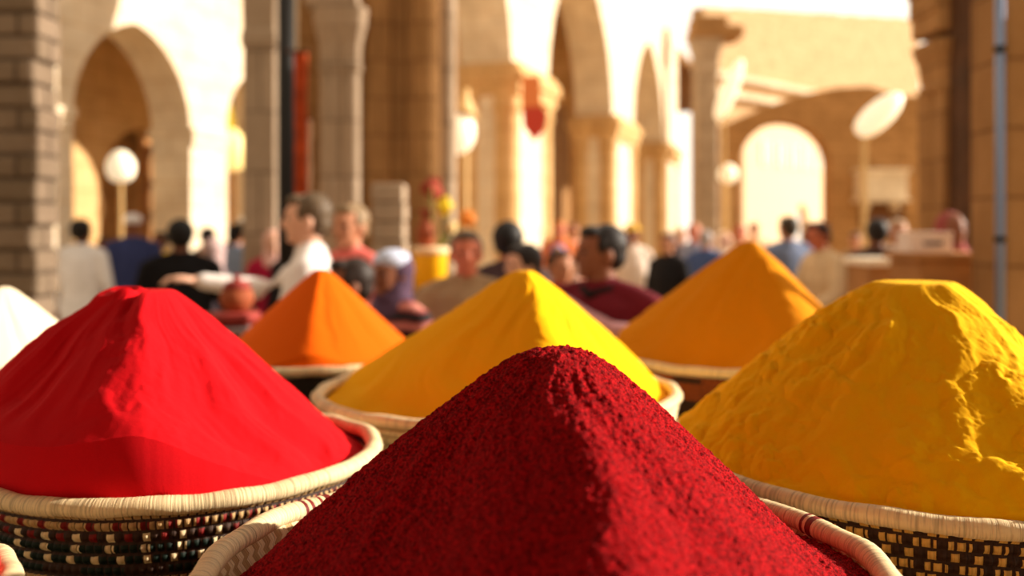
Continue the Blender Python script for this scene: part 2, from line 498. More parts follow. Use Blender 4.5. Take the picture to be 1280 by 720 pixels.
# ------------------------------------------------------------------ far end of the street
# shaded gatehouse with the big archway
def xz(px, Y): return (px - 640) / FPX * Y
YG = 32.0
xa, xb = xz(872, YG), xz(1180, YG)
o0, o1 = xz(924, YG) - xa, xz(1039, YG) - xa
zs, zp = EYE + (285 - 208) / FPX * YG, EYE + (285 - 153) / FPX * YG
def gtop(s):
    px = 640 + (xa + s) / YG * FPX
    if px < 885: py = 170
    else:
        f = (px - 885) / (1090 - 885)
        py = 165 - 57 * math.sin(min(1, max(0, f * .85)) * PI * .62) if f < 1 else 120
    return EYE + (285 - py) / FPX * YG
arch_wall('wall_gatehouse', (xa, YG), (1, 0), xb - xa, gtop, .9, [(o0, o1, zs, zp, 0)], stone('gate stone', (196, 150, 98), (182, 138, 88), (140, 100, 60)))
# small window-less side bay with lit balcony (right of archway)
c = at(1103, 232, 31.4)
t = empty('balcony', (c.x, 31.54, c.z - .5), 'pale boxed balcony on the gatehouse wall right of the bright archway', 'balcony')
bm = bmesh.new(); bm_box(bm, (0, 0, .5), (1.5, .8, .9), .04); bm_box(bm, (0, -.02, 1.0), (1.66, .95, .12), .03); bm_box(bm, (0, -.02, 0), (1.66, .95, .12), .03)
finish('parapet', bm, LIME, t)
for x in (-.5, .5):
    bm = bmesh.new(); bm_box(bm, (x, .1, -.2), (.14, .5, .3), .03); finish('bracket', bm, LIME, t)
bm = bmesh.new(); bm_box(bm, (0, 0, 0), (1.5, .12, 1.1), .02)
q = at(1103, 265, 31.9)
wd = finish('door_1', bm, mat('shutter brown', (110, 72, 40), .8), loc=(q.x, 31.95, q.z)); wd['kind'] = 'structure'
# pale upper building behind the gatehouse
A = Vector((xz(880, 35), 35)); B = Vector((xz(1240, 56), 56))
ub = (B - A) * .65
arch_wall('wall_far_upper', A, ub, ub.length, lambda s: EYE + 277 / FPX * 35 + .05 * math.sin(s * 9) + .134 * s, .6, [(1.9, 10.8, 5.2, 6.6, 0)], stone('pale tan stone', (222, 190, 148), (214, 180, 138), (196, 160, 116)))
nb = Vector((-ub.y, ub.x)).normalized()
rb = math.atan2(ub.y, ub.x)
for k, z in enumerate((7.6, 6.9)):
    bm = bmesh.new(); bm_box(bm, (0, 0, 0), (ub.length + .3, .5, .22), .05)
    m_ = A + ub * .5 - nb * .12
    o = finish('trim_%d' % (k + 7), bm, LIME, loc=(m_.x, m_.y, z - .15), rotz=rb); o['kind'] = 'structure'
# courtyard seen through the archway
A = Vector((xz(905, 46), 46)); B = Vector((xz(1090, 62), 62)); uc = B - A
W0 = mat('whitewashed wall', (242, 216, 182), .9, .2, 4, .04, 2)
arch_wall('wall_courtyard', A, uc, uc.length, 10.5, .5, [(8.6, 10.4, 1.8, 3.0, 0)] + [(1.3 + .0 * k + k * 1.25, 2.0 + k * 1.25, 5.6, 6.1, 4.6) for k in range(6) if False], W0)
for k in range(5):
    s = 4.6 + k * 1.8
    q = A + uc.normalized() * s
    n_ = Vector((uc.y, -uc.x)).normalized()
    t = bpy.data.objects.new('window_%d' % (k + 1), None); COL.objects.link(t); t['kind'] = 'structure'
    t.location = (q.x + n_.x * .04, q.y + n_.y * .04, 5.6); t.rotation_euler = (0, 0, math.atan2(uc.y, uc.x))
    bm = bmesh.new(); bm_box(bm, (0, 0, 0), (.9, .1, 1.3), .02); finish('window_pane', bm, mat('glass painted bright', (255, 250, 235), .3), t)  # near-white pane colour paints in the glass's bright reflection
    bm = bmesh.new(); bm_box(bm, (0, -.06, 0), (.05, .06, 1.3)); finish('window_bar', bm, mat('window tan', (200, 170, 130), .8), t)
# grey-brown pier at the end of the central arcade (860-900)
p = at(882, 0, 28)
column('stone_pier', (5.79, 27.5, 0), 0.34, 7.2, 6.2, GREY, 'tall grey-brown pier standing at the far end of the central arcade', 'pillar', sq=.9, seg=32, base=True)
q = at(890, 46, 27.8)
bm = bmesh.new(); bm_box(bm, (0, 0, 0), (1.5, 1.2, .34), .04); bm_box(bm, (-.2, 0, .32), (1.0, 1.0, .3), .04)
o = finish('trim_9', bm, BROWN, loc=(q.x, 27.5, q.z)); o['kind'] = 'structure'

# ------------------------------------------------------------------ lamps
LGLASS = mat('opal glass', (255, 246, 222), .35, emit=.5, emc=(255, 240, 205))
BRASS = mat('pale painted iron', (214, 178, 120), .6)
def street_lamp(px, py, Y, rpx, hpx, label, tilt=0.0, cap=True, post_px=None, postr=.025):
    """> post, arm, lamp_glass, cap"""
    c = at(px, py, Y); r = rpx / FPX * Y; h = hpx / FPX * Y
    bx = (xz(post_px, Y) if post_px else c.x)
    t = empty('street_lamp', (bx, Y, 0), label, 'lamp', 'lamps along the market street')
    bm = bmesh.new(); bm_loft(bm, [(0, 0, .0), (0, 0, c.z - h * .9), (c.x - bx, 0, c.z - h * .55)], [postr * 1.2, postr, postr], 12)
    finish('post', bm, BRASS, t, True)
    R = Matrix.Rotation(math.radians(tilt), 3, 'Y')
    bm = bmesh.new()
    prof = [(.18, -1), (.55, -.92), (.85, -.65), (1, -.2), (.95, .25), (.78, .6), (.5, .88), (.25, 1)]
    bm_lathe(bm, [(a * r, b * h) for a, b in prof], 28)
    for v in bm.verts: v.co = R @ v.co + Vector((c.x - bx, 0, c.z))
    finish('lamp_glass', bm, LGLASS, t, True)
    if cap:
        bm = bmesh.new(); bm_lathe(bm, [(r * .95, h * .75), (r * .75, h * 1.1), (r * .3, h * 1.6), (r * .12, h * 2.0)], 24)
        for v in bm.verts: v.co = R @ v.co + Vector((c.x - bx, 0, c.z))
        finish('cap', bm, BRASS, t, True)
    return t
street_lamp(572, 165, 8.9, 23, 28, 'white street lamp with tan cap in front of the first central arch', 12, True, 582)
street_lamp(912, 112, 14, 10, 40, 'tall narrow white street lamp tilted right, left of the bright archway', 22, False, 905)
street_lamp(1099, 143, 9, 17, 36, 'wide leaf-shaped white street lamp leaning right beside the brown pillar', 48, False, 1080)
street_lamp(910, 217, 16, 12, 12, 'small glowing round lamp below the tall tilted lamp', 0, False, 910)
street_lamp(151, 208, 10.9, 18, 20, 'round white globe lamp inside the large left archway', 0, False, 151)
# yellow hanging lantern in the small left arch
c = at(291, 190, 11.9)
t = empty('hanging_lantern', (c.x, 11.9, c.z), 'cream hanging lantern in the small arch left of the grey pier', 'lantern')
bm = bmesh.new(); bm_lathe(bm, [(.05, -.25), (.14, -.2), (.17, 0), (.13, .2), (.05, .3)], 20); finish('shade', bm, mat('cream lantern', (255, 225, 150), .5, emit=.5), t, True)
bm = bmesh.new(); bm_lathe(bm, [(.008, .28), (.008, 1.4)], 8); finish('chain', bm, IRON, t)
c = at(292, 143, 12.8)
bm = bmesh.new(); bm_box(bm, (0, 0, 0), (.28, .08, .6), .01)
o = finish('window_6', bm, mat('yellow lit glass', (250, 215, 60), .4, emit=.8), loc=(c.x, 12.9, c.z), rotz=.2); o['kind'] = 'structure'
# red pennant lantern on the first arcade column
a = at(667, 96, 13.4)
t = empty('hanging_pennant', (a.x, 13.4, a.z - .5), 'red shield-shaped pennant below an orange cloth band, hung from the arcade', 'pennant')
def slab(bm, pts, th):
    f = [bm.verts.new((x, -th / 2, z)) for x, z in pts]; b = [bm.verts.new((x, th / 2, z)) for x, z in pts]
    bm.faces.new(f); bm.faces.new(b[::-1])
    for i in range(len(pts)):
        j = (i + 1) % len(pts); bm.faces.new((f[j], f[i], b[i], b[j]))
k = 13.4 / FPX
bm = bmesh.new(); slab(bm, [(-15 * k, .5), (-15 * k, .5 - 40 * k), (9 * k, .5 - 38 * k), (8 * k, .5)], .18); finish('cloth_band', bm, mat('orange cloth', (232, 140, 85), .9), t)
bm = bmesh.new(); slab(bm, [(-14 * k, .5 - 40 * k), (-13 * k, .5 - 62 * k), (2 * k, .5 - 80 * k), (14 * k, .5 - 66 * k), (17 * k, .5 - 48 * k), (9 * k, .5 - 38 * k)], .2); finish('shield', bm, mat('red cloth', (196, 72, 58), .9), t)

# ------------------------------------------------------------------ stalls
# spice table
RIM = 1.22; TAB = 0.93
t = empty('spice_table', (-.2, 1.7, 0), 'dark wooden stall table under the spice baskets', 'table')
bm = bmesh.new()
for k in range(13):
    bm_box(bm, (-.05, -1.2 + k * .192 + .096, TAB - .02), (2.9, .186, .04), .004)
finish('tabletop', bm, DWOOD, t)
bm = bmesh.new()
bm_box(bm, (-.05, -1.15, TAB - .09), (2.8, .04, .1)); bm_box(bm, (-.05, 1.25, TAB - .09), (2.8, .04, .1))
bm_box(bm, (-1.43, .05, TAB - .09), (.04, 2.4, .1)); bm_box(bm, (1.33, .05, TAB - .09), (.04, 2.4, .1))
finish('apron', bm, DWOOD, t)
for x in (-1.38, 1.28):
    for y in (-1.1, 1.2):
        bm = bmesh.new(); bm_box(bm, (x, y, (TAB - .04) / 2), (.07, .07, TAB - .04), .005); finish('leg', bm, DWOOD, t)

# unseen awning and curtain above and behind the camera, added to block sky light
AW = mat('brown canvas', (120, 78, 50), .95, .2, 60)
t = empty('light_block_awning', (0, 0, 0), 'unseen brown canvas awning added over the spice stall to block sky light', 'awning')
bm = bmesh.new(); N = 16; g0 = []
for i in range(N + 1):
    row = []
    for j in range(N + 1):
        u_, v_ = i / N, j / N
        row.append((-1.9 + 3.5 * u_, -3.0 + 5.4 * v_, 2.78 - .10 * math.sin(u_ * PI) * math.sin(v_ * PI)))
    g0.append(row)
va = [[bm.verts.new(q) for q in r] for r in g0]; vb = [[bm.verts.new((q[0], q[1], q[2] - .012)) for q in r] for r in g0]
for i in range(N):
    for j in range(N):
        bm.faces.new((va[i][j], va[i + 1][j], va[i + 1][j + 1], va[i][j + 1])); bm.faces.new((vb[i][j + 1], vb[i + 1][j + 1], vb[i + 1][j], vb[i][j]))
    for A_, B_ in ((va[i][0], va[i + 1][0]), ):
        bm.faces.new((vb[i][0], vb[i + 1][0], va[i + 1][0], va[i][0])); bm.faces.new((va[i][N], va[i + 1][N], vb[i + 1][N], vb[i][N]))
        bm.faces.new((va[0][i], va[0][i + 1], vb[0][i + 1], vb[0][i])); bm.faces.new((vb[N][i], vb[N][i + 1], va[N][i + 1], va[N][i]))
finish('light_block_canopy', bm, AW, t, True)
bm = bmesh.new(); bm_box(bm, (-.15, -3.0, 1.4), (3.5, .03, 2.76)); finish('light_block_curtain', bm, AW, t)
for x in (-1.9, 1.6):
    for y in (-3.0, 2.4):
        bm = bmesh.new(); bm_lathe(bm, [(.03, 0), (.03, 2.77)], 14, c=(x, y + .0, 0)); finish('post', bm, DWOOD, t, True)

# straw materials
def straw(name, col, stripes=620, dark=.55):
    if name in MATS: return MATS[name]
    m = bpy.data.materials.new(name); m.use_nodes = True
    n = m.node_tree; L = n.links; b = n.nodes['Principled BSDF']
    b.inputs['Roughness'].default_value = .62; b.inputs['Specular IOR Level'].default_value = .25
    t = n.nodes.new('ShaderNodeTexCoord'); s = n.nodes.new('ShaderNodeSeparateXYZ'); L.new(t.outputs['Object'], s.inputs[0])
    at2 = n.nodes.new('ShaderNodeMath'); at2.operation = 'ARCTAN2'; L.new(s.outputs['Y'], at2.inputs[0]); L.new(s.outputs['X'], at2.inputs[1])
    mu = n.nodes.new('ShaderNodeMath'); mu.operation = 'MULTIPLY'; mu.inputs[1].default_value = stripes / 6.2832 * 1.0; L.new(at2.outputs[0], mu.inputs[0])
    cb = n.nodes.new('ShaderNodeCombineXYZ'); L.new(mu.outputs[0], cb.inputs[0])
    zz = n.nodes.new('ShaderNodeMath'); zz.operation = 'MULTIPLY'; zz.inputs[1].default_value = 14; L.new(s.outputs['Z'], zz.inputs[0]); L.new(zz.outputs[0], cb.inputs[1])
    no = n.nodes.new('ShaderNodeTexNoise'); no.inputs['Scale'].default_value = 1.3; no.inputs['Detail'].default_value = 3; L.new(cb.outputs[0], no.inputs['Vector'])
    n2 = n.nodes.new('ShaderNodeTexNoise'); n2.inputs['Scale'].default_value = 11; n2.inputs['Detail'].default_value = 3; L.new(t.outputs['Object'], n2.inputs['Vector'])
    ad = n.nodes.new('ShaderNodeMath'); ad.operation = 'MULTIPLY_ADD'; ad.inputs[1].default_value = .35; L.new(n2.outputs[0], ad.inputs[0]); L.new(no.outputs[0], ad.inputs[2])
    r = n.nodes.new('ShaderNodeValToRGB'); c = s2l(col)
    r.color_ramp.elements[0].position = .48; r.color_ramp.elements[0].color = tuple(v * dark for v in c[:3]) + (1,)
    r.color_ramp.elements[1].position = .72; r.color_ramp.elements[1].color = c
    L.new(ad.outputs[0], r.inputs[0]); L.new(r.outputs[0], b.inputs['Base Color'])
    bp = n.nodes.new('ShaderNodeBump'); bp.inputs['Strength'].default_value = .6; bp.inputs['Distance'].default_value = .0025
    L.new(no.outputs[0], bp.inputs['Height']); L.new(bp.outputs[0], b.inputs['Normal'])
    MATS[name] = m
    return m
STRAW = straw('cream straw', (242, 220, 172))
STRAWT = straw('tan straw', (196, 160, 108))
STRAWD = straw('dark brown straw', (58, 36, 24))
STRAWG = straw('black green straw', (16, 34, 26))
STRAWR = straw('dark red straw', (130, 26, 20))
STRAWO = straw('golden straw', (224, 178, 92))
STRAWU = straw('burnt orange straw', (168, 82, 28))
SM = [STRAW, STRAWT, STRAWD, STRAWG, STRAWR, STRAWO, STRAWU]

def basket(loc, R, zrim, style, label, spread=.80, rimr=.0125, nst=150, accents=()):
    """coiled straw basket > body, rim"""
    t = empty('woven_basket', (loc[0], loc[1], TAB), label, 'basket', 'woven spice baskets on the stall table')
    H = zrim - TAB
    rows = max(6, int(round(H / .0135)))
    sub, ang = 5, nst * 4
    prof = []
    a_ = np.arange(ang) / ang * 2 * PI
    st = np.arange(ang) % 4
    zs_, rings, rowid = [], [], []
    for k in range(rows):
        for q in range(sub):
            f = (k + q / sub) / rows
            base = R * (spread + (1 - spread) * f ** .75) - .010
            arc = math.sin(q / sub * PI)
            ph = (st + (2 if k % 2 else 0)) % 4
            stitch = np.where(ph == 0, -.55, np.where(ph == 2, .35, .15))
            rr = base + .0050 * arc * (1 + stitch) 
            rings.append(np.stack([rr * np.cos(a_), rr * np.sin(a_), np.full(ang, f * H)], 1)); rowid.append(k)
    # top, inner wall, inner floor, close
    f = 1.0
    top_r = R - .010
    rings.append(np.stack([top_r * np.cos(a_), top_r * np.sin(a_), np.full(ang, H)], 1)); rowid.append(rows - 1)
    inner = []
    for k in range(rows * 2, 3, -1):
        f = k / (rows * 2)
        rr = R * (spread + (1 - spread) * f ** .75) - .020 + (.0025 if k % 2 else -.0015)
        inner.append(np.stack([rr * np.cos(a_), rr * np.sin(a_), np.full(ang, f * H)], 1))
    ro = [rowid[i] for i in range(len(rings))] + [10 ** 6 + k // 2 for k in range(len(inner))]
    rings += inner
    nr = len(rings)
    co = np.concatenate(rings)
    i0 = np.arange(nr - 1)[:, None] * ang + np.arange(ang)[None, :]
    i1 = np.arange(nr - 1)[:, None] * ang + ((np.arange(ang) + 1) % ang)[None, :]
    fc = np.stack([i0, i1, i1 + ang, i0 + ang], 2).reshape(-1, 4)
    me = bpy.data.meshes.new('body')
    faces = fc.tolist() + [list(range(ang))[::-1], list(range((nr - 1) * ang, nr * ang))]
    me.from_pydata(co.tolist(), [], faces)
    for m_ in SM: me.materials.append(m_)
    mi = np.zeros(len(faces), dtype=np.int32)
    for r_ in range(nr - 1):
        row = ro[r_]
        for s in range(nst):
            if row >= 10 ** 6: c = style_in(style, row - 10 ** 6, s)
            else: c = style_out(style, rows - 1 - row, s, nst)
            mi[r_ * ang + s * 4: r_ * ang + s * 4 + 4] = c
            if row < 10 ** 6 and style != 'cream':  # crease shade painted dark into the gaps between stitches and coils
                mi[r_ * ang + (s * 4 + (2 if row % 2 else 0)) % ang] = 2
                if r_ % sub == sub - 1: mi[r_ * ang + s * 4: r_ * ang + s * 4 + 4] = 2
    me.polygons.foreach_set('material_index', mi)
    me.shade_smooth()
    o = bpy.data.objects.new('body', me); COL.objects.link(o); o.parent = t
    # rim: wrapped coil
    bm = bmesh.new(); N, M = 420, 14
    vs = []
    for i in range(N):
        a = 2 * PI * i / N
        wob = .0012 * math.sin(a * 7 + R * 40) + .0008 * math.sin(a * 17)
        rr0 = rimr * (1 + .04 * math.sin(a * 23) + .015 * math.sin(i * 2.4))
        vs.append([bm.verts.new(((R - .013 + wob + rr0 * math.cos(2 * PI * j / M)) * math.cos(a), (R - .013 + wob + rr0 * math.cos(2 * PI * j / M)) * math.sin(a), H + rr0 * .9 * math.sin(2 * PI * j / M) + wob)) for j in range(M)])
    for i in range(N):
        a, b = vs[i], vs[(i + 1) % N]
        deg = math.degrees(2 * PI * (i + .5) / N)
        mi_ = 0
        for (d0, d1) in accents:
            if d0 <= deg <= d1 and int((deg - d0) / 1.1) % 2 == 0: mi_ = 1
        for j in range(M):
            f = bm.faces.new((a[j], b[j], b[(j + 1) % M], a[(j + 1) % M])); f.material_index = mi_
    finish('rim', bm, [STRAW, STRAWR], t, True, uv=False)
    return t

def style_out(s, r, k, n):
    """colour of stitch k in coil r (0 = just under the rim)"""
    if s == 'banded':
        if r in (0,): return 1
        if r == 1: return 1 if k % 3 else 4
        if r == 2: return 0 if k % 4 == 0 else (4 if k % 4 == 2 else 2)
        if r in (3, 4): return 3 if k % (3 + r % 2) else 0
        if r == 5: return 3 if (k // 5) % 2 else 2
        if r in (6, 7): return 1
        if r == 8: return 0 if k % 2 else 4
        return (1, 2, 1, 3)[r % 4]
    if s == 'golden':
        if r % 3 == 2: return 2 if k % 2 else 5
        return 5 if (k + r) % 3 else 2
    if s == 'green': return 3 if (k // 6 + r // 3) % 5 else 4
    if s == 'orange': return 6 if (k // 5 + r) % 4 and r < 5 else 2
    if s == 'cream': return 0 if r % 5 else 1
    return 1
def style_in(s, r, k):
    if s == 'front': return 0 if (k % 2) else 1
    if s == 'green': return 2
    return 1 if r % 3 else 2

def powder(name, col, col2, scale=900, bump=.35, rough=.95, cell=False, sheen=.0):
    m = bpy.data.materials.new(name); m.use_nodes = True
    n = m.node_tree; L = n.links; b = n.nodes['Principled BSDF']
    b.inputs['Roughness'].default_value = rough; b.inputs['Specular IOR Level'].default_value = .12
    t = n.nodes.new('ShaderNodeTexCoord')
    if cell:
        v = n.nodes.new('ShaderNodeTexVoronoi'); v.inputs['Scale'].default_value = scale
        L.new(t.outputs['Object'], v.inputs['Vector'])
        sp = n.nodes.new('ShaderNodeSeparateColor'); L.new(v.outputs['Color'], sp.inputs[0]); src = sp.outputs[0]
        hs = v.outputs['Distance']
    else:
        v = n.nodes.new('ShaderNodeTexNoise'); v.inputs['Scale'].default_value = scale; v.inputs['Detail'].default_value = 3
        L.new(t.outputs['Object'], v.inputs['Vector']); src = v.outputs[0]; hs = src
    r = n.nodes.new('ShaderNodeValToRGB')
    r.color_ramp.elements[0].position = .3; r.color_ramp.elements[0].color = s2l(col2)
    r.color_ramp.elements[1].position = .7; r.color_ramp.elements[1].color = s2l(col)
    L.new(src, r.inputs[0])
    L.new(r.outputs[0], b.inputs['Base Color'])
    n3 = n.nodes.new('ShaderNodeTexNoise'); n3.inputs['Scale'].default_value = scale * .22; n3.inputs['Detail'].default_value = 6; n3.inputs['Roughness'].default_value = .7
    L.new(t.outputs['Object'], n3.inputs['Vector'])
    b1 = n.nodes.new('ShaderNodeBump'); b1.inputs['Strength'].default_value = bump; b1.inputs['Distance'].default_value = .0035 if cell else .0012
    L.new(n3.outputs[0], b1.inputs['Height'])
    b2 = n.nodes.new('ShaderNodeBump'); b2.inputs['Strength'].default_value = bump; b2.inputs['Distance'].default_value = .0016 if cell else .0004
    b2.invert = cell
    L.new(hs, b2.inputs['Height']); L.new(b1.outputs[0], b2.inputs['Normal']); L.new(b2.outputs[0], b.inputs['Normal'])
    return m

def pile(loc, R, zrim, apex, zp, sl, sr, a, faces, blend, m, label, drop=.015, flat=0.0, gully=.006, crust=.0, grain=0.0, seed=0.0, na=420, nr=170, nfreq=4.0, extra=None, cat='spice pile', name='spice_pile', tilt=0.0):
    """heap of powder lying in a basket: one closed mesh.
    faces: azimuths (deg) of the flanks the heap is raked into; sl, sr: slope on the left and right"""
    Rin = R - .022
    ax, ay = apex
    th = np.linspace(0, 2 * PI, na, endpoint=False)[None, :]
    rr = (np.linspace(0.0008, 1, nr) ** .9)[:, None]
    # rays start at the apex and end on the basket wall
    dx, dy = np.cos(th), np.sin(th)
    bq = ax * dx + ay * dy
    L_ = -bq + np.sqrt(bq * bq + Rin * Rin - ax * ax - ay * ay)
    X = rr * L_ * dx; Y = rr * L_ * dy
    rad = np.sqrt(X * X + Y * Y)
    if faces:
        acc = 0; kk = 14.0
        for f in faces:
            fr_ = math.radians(f)
            acc = acc + np.exp(kk * ((X * math.cos(fr_) + Y * math.sin(fr_)) / np.maximum(rad, 1e-5)))
        cs = np.log(acc) / kk
        reff = rad * ((1 - blend) + blend * cs * 1.1)
    else: reff = rad
    # crooked gullies running down the flanks
    tn = (th + .25 * fbm(rad * 9 + seed, th * 0 + seed, th * 0, 3))
    gx, gy = np.cos(tn) * nfreq, np.sin(tn) * nfreq
    gu = fbm(gx + seed, gy + seed * 2, rad * 3 + seed, 4)
    env = np.clip((rad - flat) / .09, 0, 1) * np.clip((Rin - np.hypot(X + ax, Y + ay)) / .05, 0, 1)
    r0 = np.maximum(reff - flat, 0)
    c = (1 - X / np.maximum(rad, 1e-5)) / 2          # 1 on the left, 0 on the right
    s = sr + (sl - sr) * c
    hz = zp - s * (np.sqrt(r0 * r0 + a * a) - a)
    hz = hz + gully * gu * env
    if crust:
        q = fbm(X * 28 + seed, Y * 28, rad * 0 + hz * 20, 5)
        hz = hz + crust * (np.abs(q) * 1.4 - .5 * np.maximum(q, 0)) * np.clip((rad - flat) / .09, .12, 1) * (.6 + .6 * vnoise(X * 9 + seed, Y * 9, X * 0))
    if extra: hz = extra(X, Y, rad, th, hz)
    zf = zrim - drop + .004 * fbm(X * 14, Y * 14, X * 0 + seed, 3)
    zf = zf + tilt * np.clip((X + ax) / R, -1, 1)
    k = .034
    d_ = np.clip(.5 + .5 * (hz - zf) / k, 0, 1)
    Z = zf * (1 - d_) + hz * d_ + k * d_ * (1 - d_)
    if grain:
        Z = Z + grain * fbm(X * 260, Y * 260, Z * 260, 2) 
        X = X + grain * .7 * vnoise(X * 300 + 9, Y * 300, Z * 300); Y = Y + grain * .7 * vnoise(X * 300, Y * 300 + 5, Z * 300)
    rings = [np.stack([X + ax, Y + ay, Z - TAB], 2)]
    nrr = X.shape[0]
    last = rings[0][-1].copy(); last[:, 2] = zrim - .07 - TAB; last[:, :2] *= .97
    co = np.concatenate([rings[0].reshape(-1, 3), last])
    nrr += 1
    i0 = np.arange(nrr - 1)[:, None] * na + np.arange(na)[None, :]
    i1 = np.arange(nrr - 1)[:, None] * na + ((np.arange(na) + 1) % na)[None, :]
    fc = np.stack([i0, i0 + na, i1 + na, i1], 2).reshape(-1, 4).tolist()
    co = co.tolist()
    co.append([ax, ay, float(rings[0][0, :, 2].mean())]); ci = len(co) - 1
    fc += [[ci, i, (i + 1) % na] for i in range(na)]
    fc.append(list(range((nrr - 1) * na, nrr * na))[::-1])
    me = bpy.data.meshes.new(name); me.from_pydata(co, [], fc); me.materials.append(m); me.shade_smooth()
    o = bpy.data.objects.new(name, me); COL.objects.link(o); o.location = (loc[0], loc[1], TAB)
    tag(o, label, cat, 'spice piles in the baskets')
    return o

# front: coarse crimson chilli flakes
BF = ((.03, .90), .34)
basket(BF[0], BF[1], RIM, 'front', 'woven basket nearest the camera holding the coarse dark red heap, red stitches on its rim', nst=190, accents=((141, 148), (20, 24)))
pile(BF[0], BF[1], RIM, (.014, .0), 1.432, .84, .90, .03, (208, 345, 90, 30, 150), .75,
     powder('crushed chilli', (196, 12, 22), (112, 3, 10), 620, .9, cell=True), 'heap of coarse crimson crushed chilli in the nearest basket',
     drop=.026, tilt=.018, flat=.016, gully=.010, grain=.0017, seed=3.1, na=1100, nr=300, nfreq=3.2)
# left: smooth red powder
BL = ((-.484, 1.36), .29)
def lip(X, Y, rad, th, hz):
    # crater-like fold on the crown's left front
    d = np.hypot((X + .028) / 1.5, Y + .02)
    hz = hz + .006 * np.exp(-((d - .022) / .006) ** 2)
    hz = hz - .012 * np.exp(-(((X - .005) / .007) ** 2)) * np.clip((-Y) / .02, 0, 1) * np.clip((.10 + Y) / .03, 0, 1)
    return hz
basket(BL[0], BL[1], RIM, 'banded', 'woven basket at the left with black, red and cream bands holding smooth red powder', nst=170)
pile(BL[0], BL[1], RIM, (-.06, .0), 1.458, .86, .90, .008, (230, 352, 90, 30, 150), .5,
     powder('paprika powder', (208, 14, 26), (192, 8, 19), 1100, .25), 'smooth bright red powder cone with a folded flat top in the left basket',
     drop=.028, flat=.040, gully=.017, crust=.0025, seed=9.4, nfreq=2.4, extra=lip, na=600, nr=240)
# right: yellow with crust
BR = ((.622, 1.37), .39)
basket(BR[0], BR[1], RIM, 'golden', 'woven basket at the right with golden stitches holding crusted bright yellow powder', nst=200)
pile(BR[0], BR[1], RIM, (-.02, .0), 1.470, .82, 1.0, .014, (215, 336, 60, 130), .42,
     powder('turmeric powder', (255, 198, 4), (252, 188, 2), 1000, .3), 'broad bright yellow powder heap with crumbly crust in the right basket',
     drop=.012, flat=.050, gully=.012, crust=.011, seed=21.7, nfreq=3.0, na=900, nr=320)
# middle: bright yellow with a ridge
BM = ((-.03, 1.87), .37)
basket(BM[0], BM[1], RIM, 'cream', 'pale cream woven basket in the middle holding a sharp-ridged yellow cone', nst=170)
pile(BM[0], BM[1], RIM, (.055, 0), 1.463, .80, .92, .012, (212, 345, 95), .7,
     powder('mustard powder', (255, 188, 0), (252, 180, 0), 1000, .2), 'tall yellow powder cone with a sharp front ridge in the middle basket',
     drop=.018, flat=.010, gully=.006, crust=.002, seed=5.2, na=500, nr=200)
# orange
BO = ((-.50, 2.36), .27)
basket(BO[0], BO[1], RIM, 'green', 'dark green and black woven basket behind the left red one, holding orange powder', nst=140)
pile(BO[0], BO[1], RIM, (.01, 0), 1.444, .98, 1.05, .012, (213, 338, 90), .42,
     powder('orange powder', (230, 100, 0), (222, 92, 0), 1000, .15), 'orange powder cone in the dark green basket behind the left red one',
     drop=.006, flat=.008, gully=.004, seed=14.2, na=400, nr=160)
# dark yellow
BD = ((.607, 2.40), .355)
basket(BD[0], BD[1], RIM, 'orange', 'burnt-orange and brown woven basket behind the right one, holding dark ochre powder', nst=150)
pile(BD[0], BD[1], RIM, (.015, 0), 1.515, .98, .98, .012, (218, 345, 95), .55,
     powder('ochre powder', (218, 140, 0), (208, 130, 0), 1000, .15), 'tall ochre-yellow powder cone behind the bright yellow heap at the right',
     drop=.015, flat=.006, gully=.007, crust=.003, seed=31.0, na=460, nr=180)
# back cream basket
BB = ((-.01, 2.63), .285)
basket(BB[0], BB[1], RIM + .003, 'cream', 'pale woven basket half hidden behind the middle yellow cone', nst=140)
pile(BB[0], BB[1], RIM + .003, (0, 0), 1.27, .25, .25, .03, None, 0, powder('cream flour', (240, 226, 200), (232, 214, 184), 900, .15),
     'low mound of pale powder in the half-hidden basket behind the middle yellow cone', drop=.012, flat=.02, gully=.003, seed=40, na=300, nr=90)
# white, far left
BW = ((-1.27, 2.3), .24)
basket(BW[0], BW[1], RIM, 'cream', 'woven basket at the left edge holding the cream-white cone', nst=130)
pile(BW[0], BW[1], RIM, (.0, 0), 1.402, .98, 1.02, .012, (200, 335, 90), .4, powder('white powder', (250, 236, 208), (244, 226, 192), 900, .15),
     'cream-white powder cone at the left edge of the picture behind the red one', drop=.015, flat=.006, gully=.006, seed=44, na=340, nr=140)
# dried petals, bottom left
BP = ((-.615, .80), .17)
basket(BP[0], BP[1], RIM, 'cream', 'small woven basket in the bottom left corner holding dried red petals', nst=100)
o = pile(BP[0], BP[1], RIM, (0, 0), 1.268, .4, .4, .05, None, 0, powder('dried petals', (214, 70, 62), (150, 30, 34), 160, .9, cell=True),
     'mound of dried pinkish-red petals in the small bottom left basket', drop=.0, flat=.05, gully=.004, grain=.004, seed=50, na=400, nr=110, name='petal_mound', cat='dried petals')

# ------------------------------------------------------------------ people
REMESH = []
def remesh_obj(name, bm, m, parent, voxel, smooth=4):
    me = bpy.data.meshes.new(name); bm.to_mesh(me); bm.free()
    for x in (m if isinstance(m, (list, tuple)) else [m]): me.materials.append(x)
    o = bpy.data.objects.new(name, me); COL.objects.link(o); o.parent = parent
    r = o.modifiers.new('r', 'REMESH'); r.mode = 'VOXEL'; r.voxel_size = voxel; r.use_smooth_shade = True
    if smooth:
        s = o.modifiers.new('s', 'SMOOTH'); s.factor = .5; s.iterations = smooth
    REMESH.append(o)
    return o

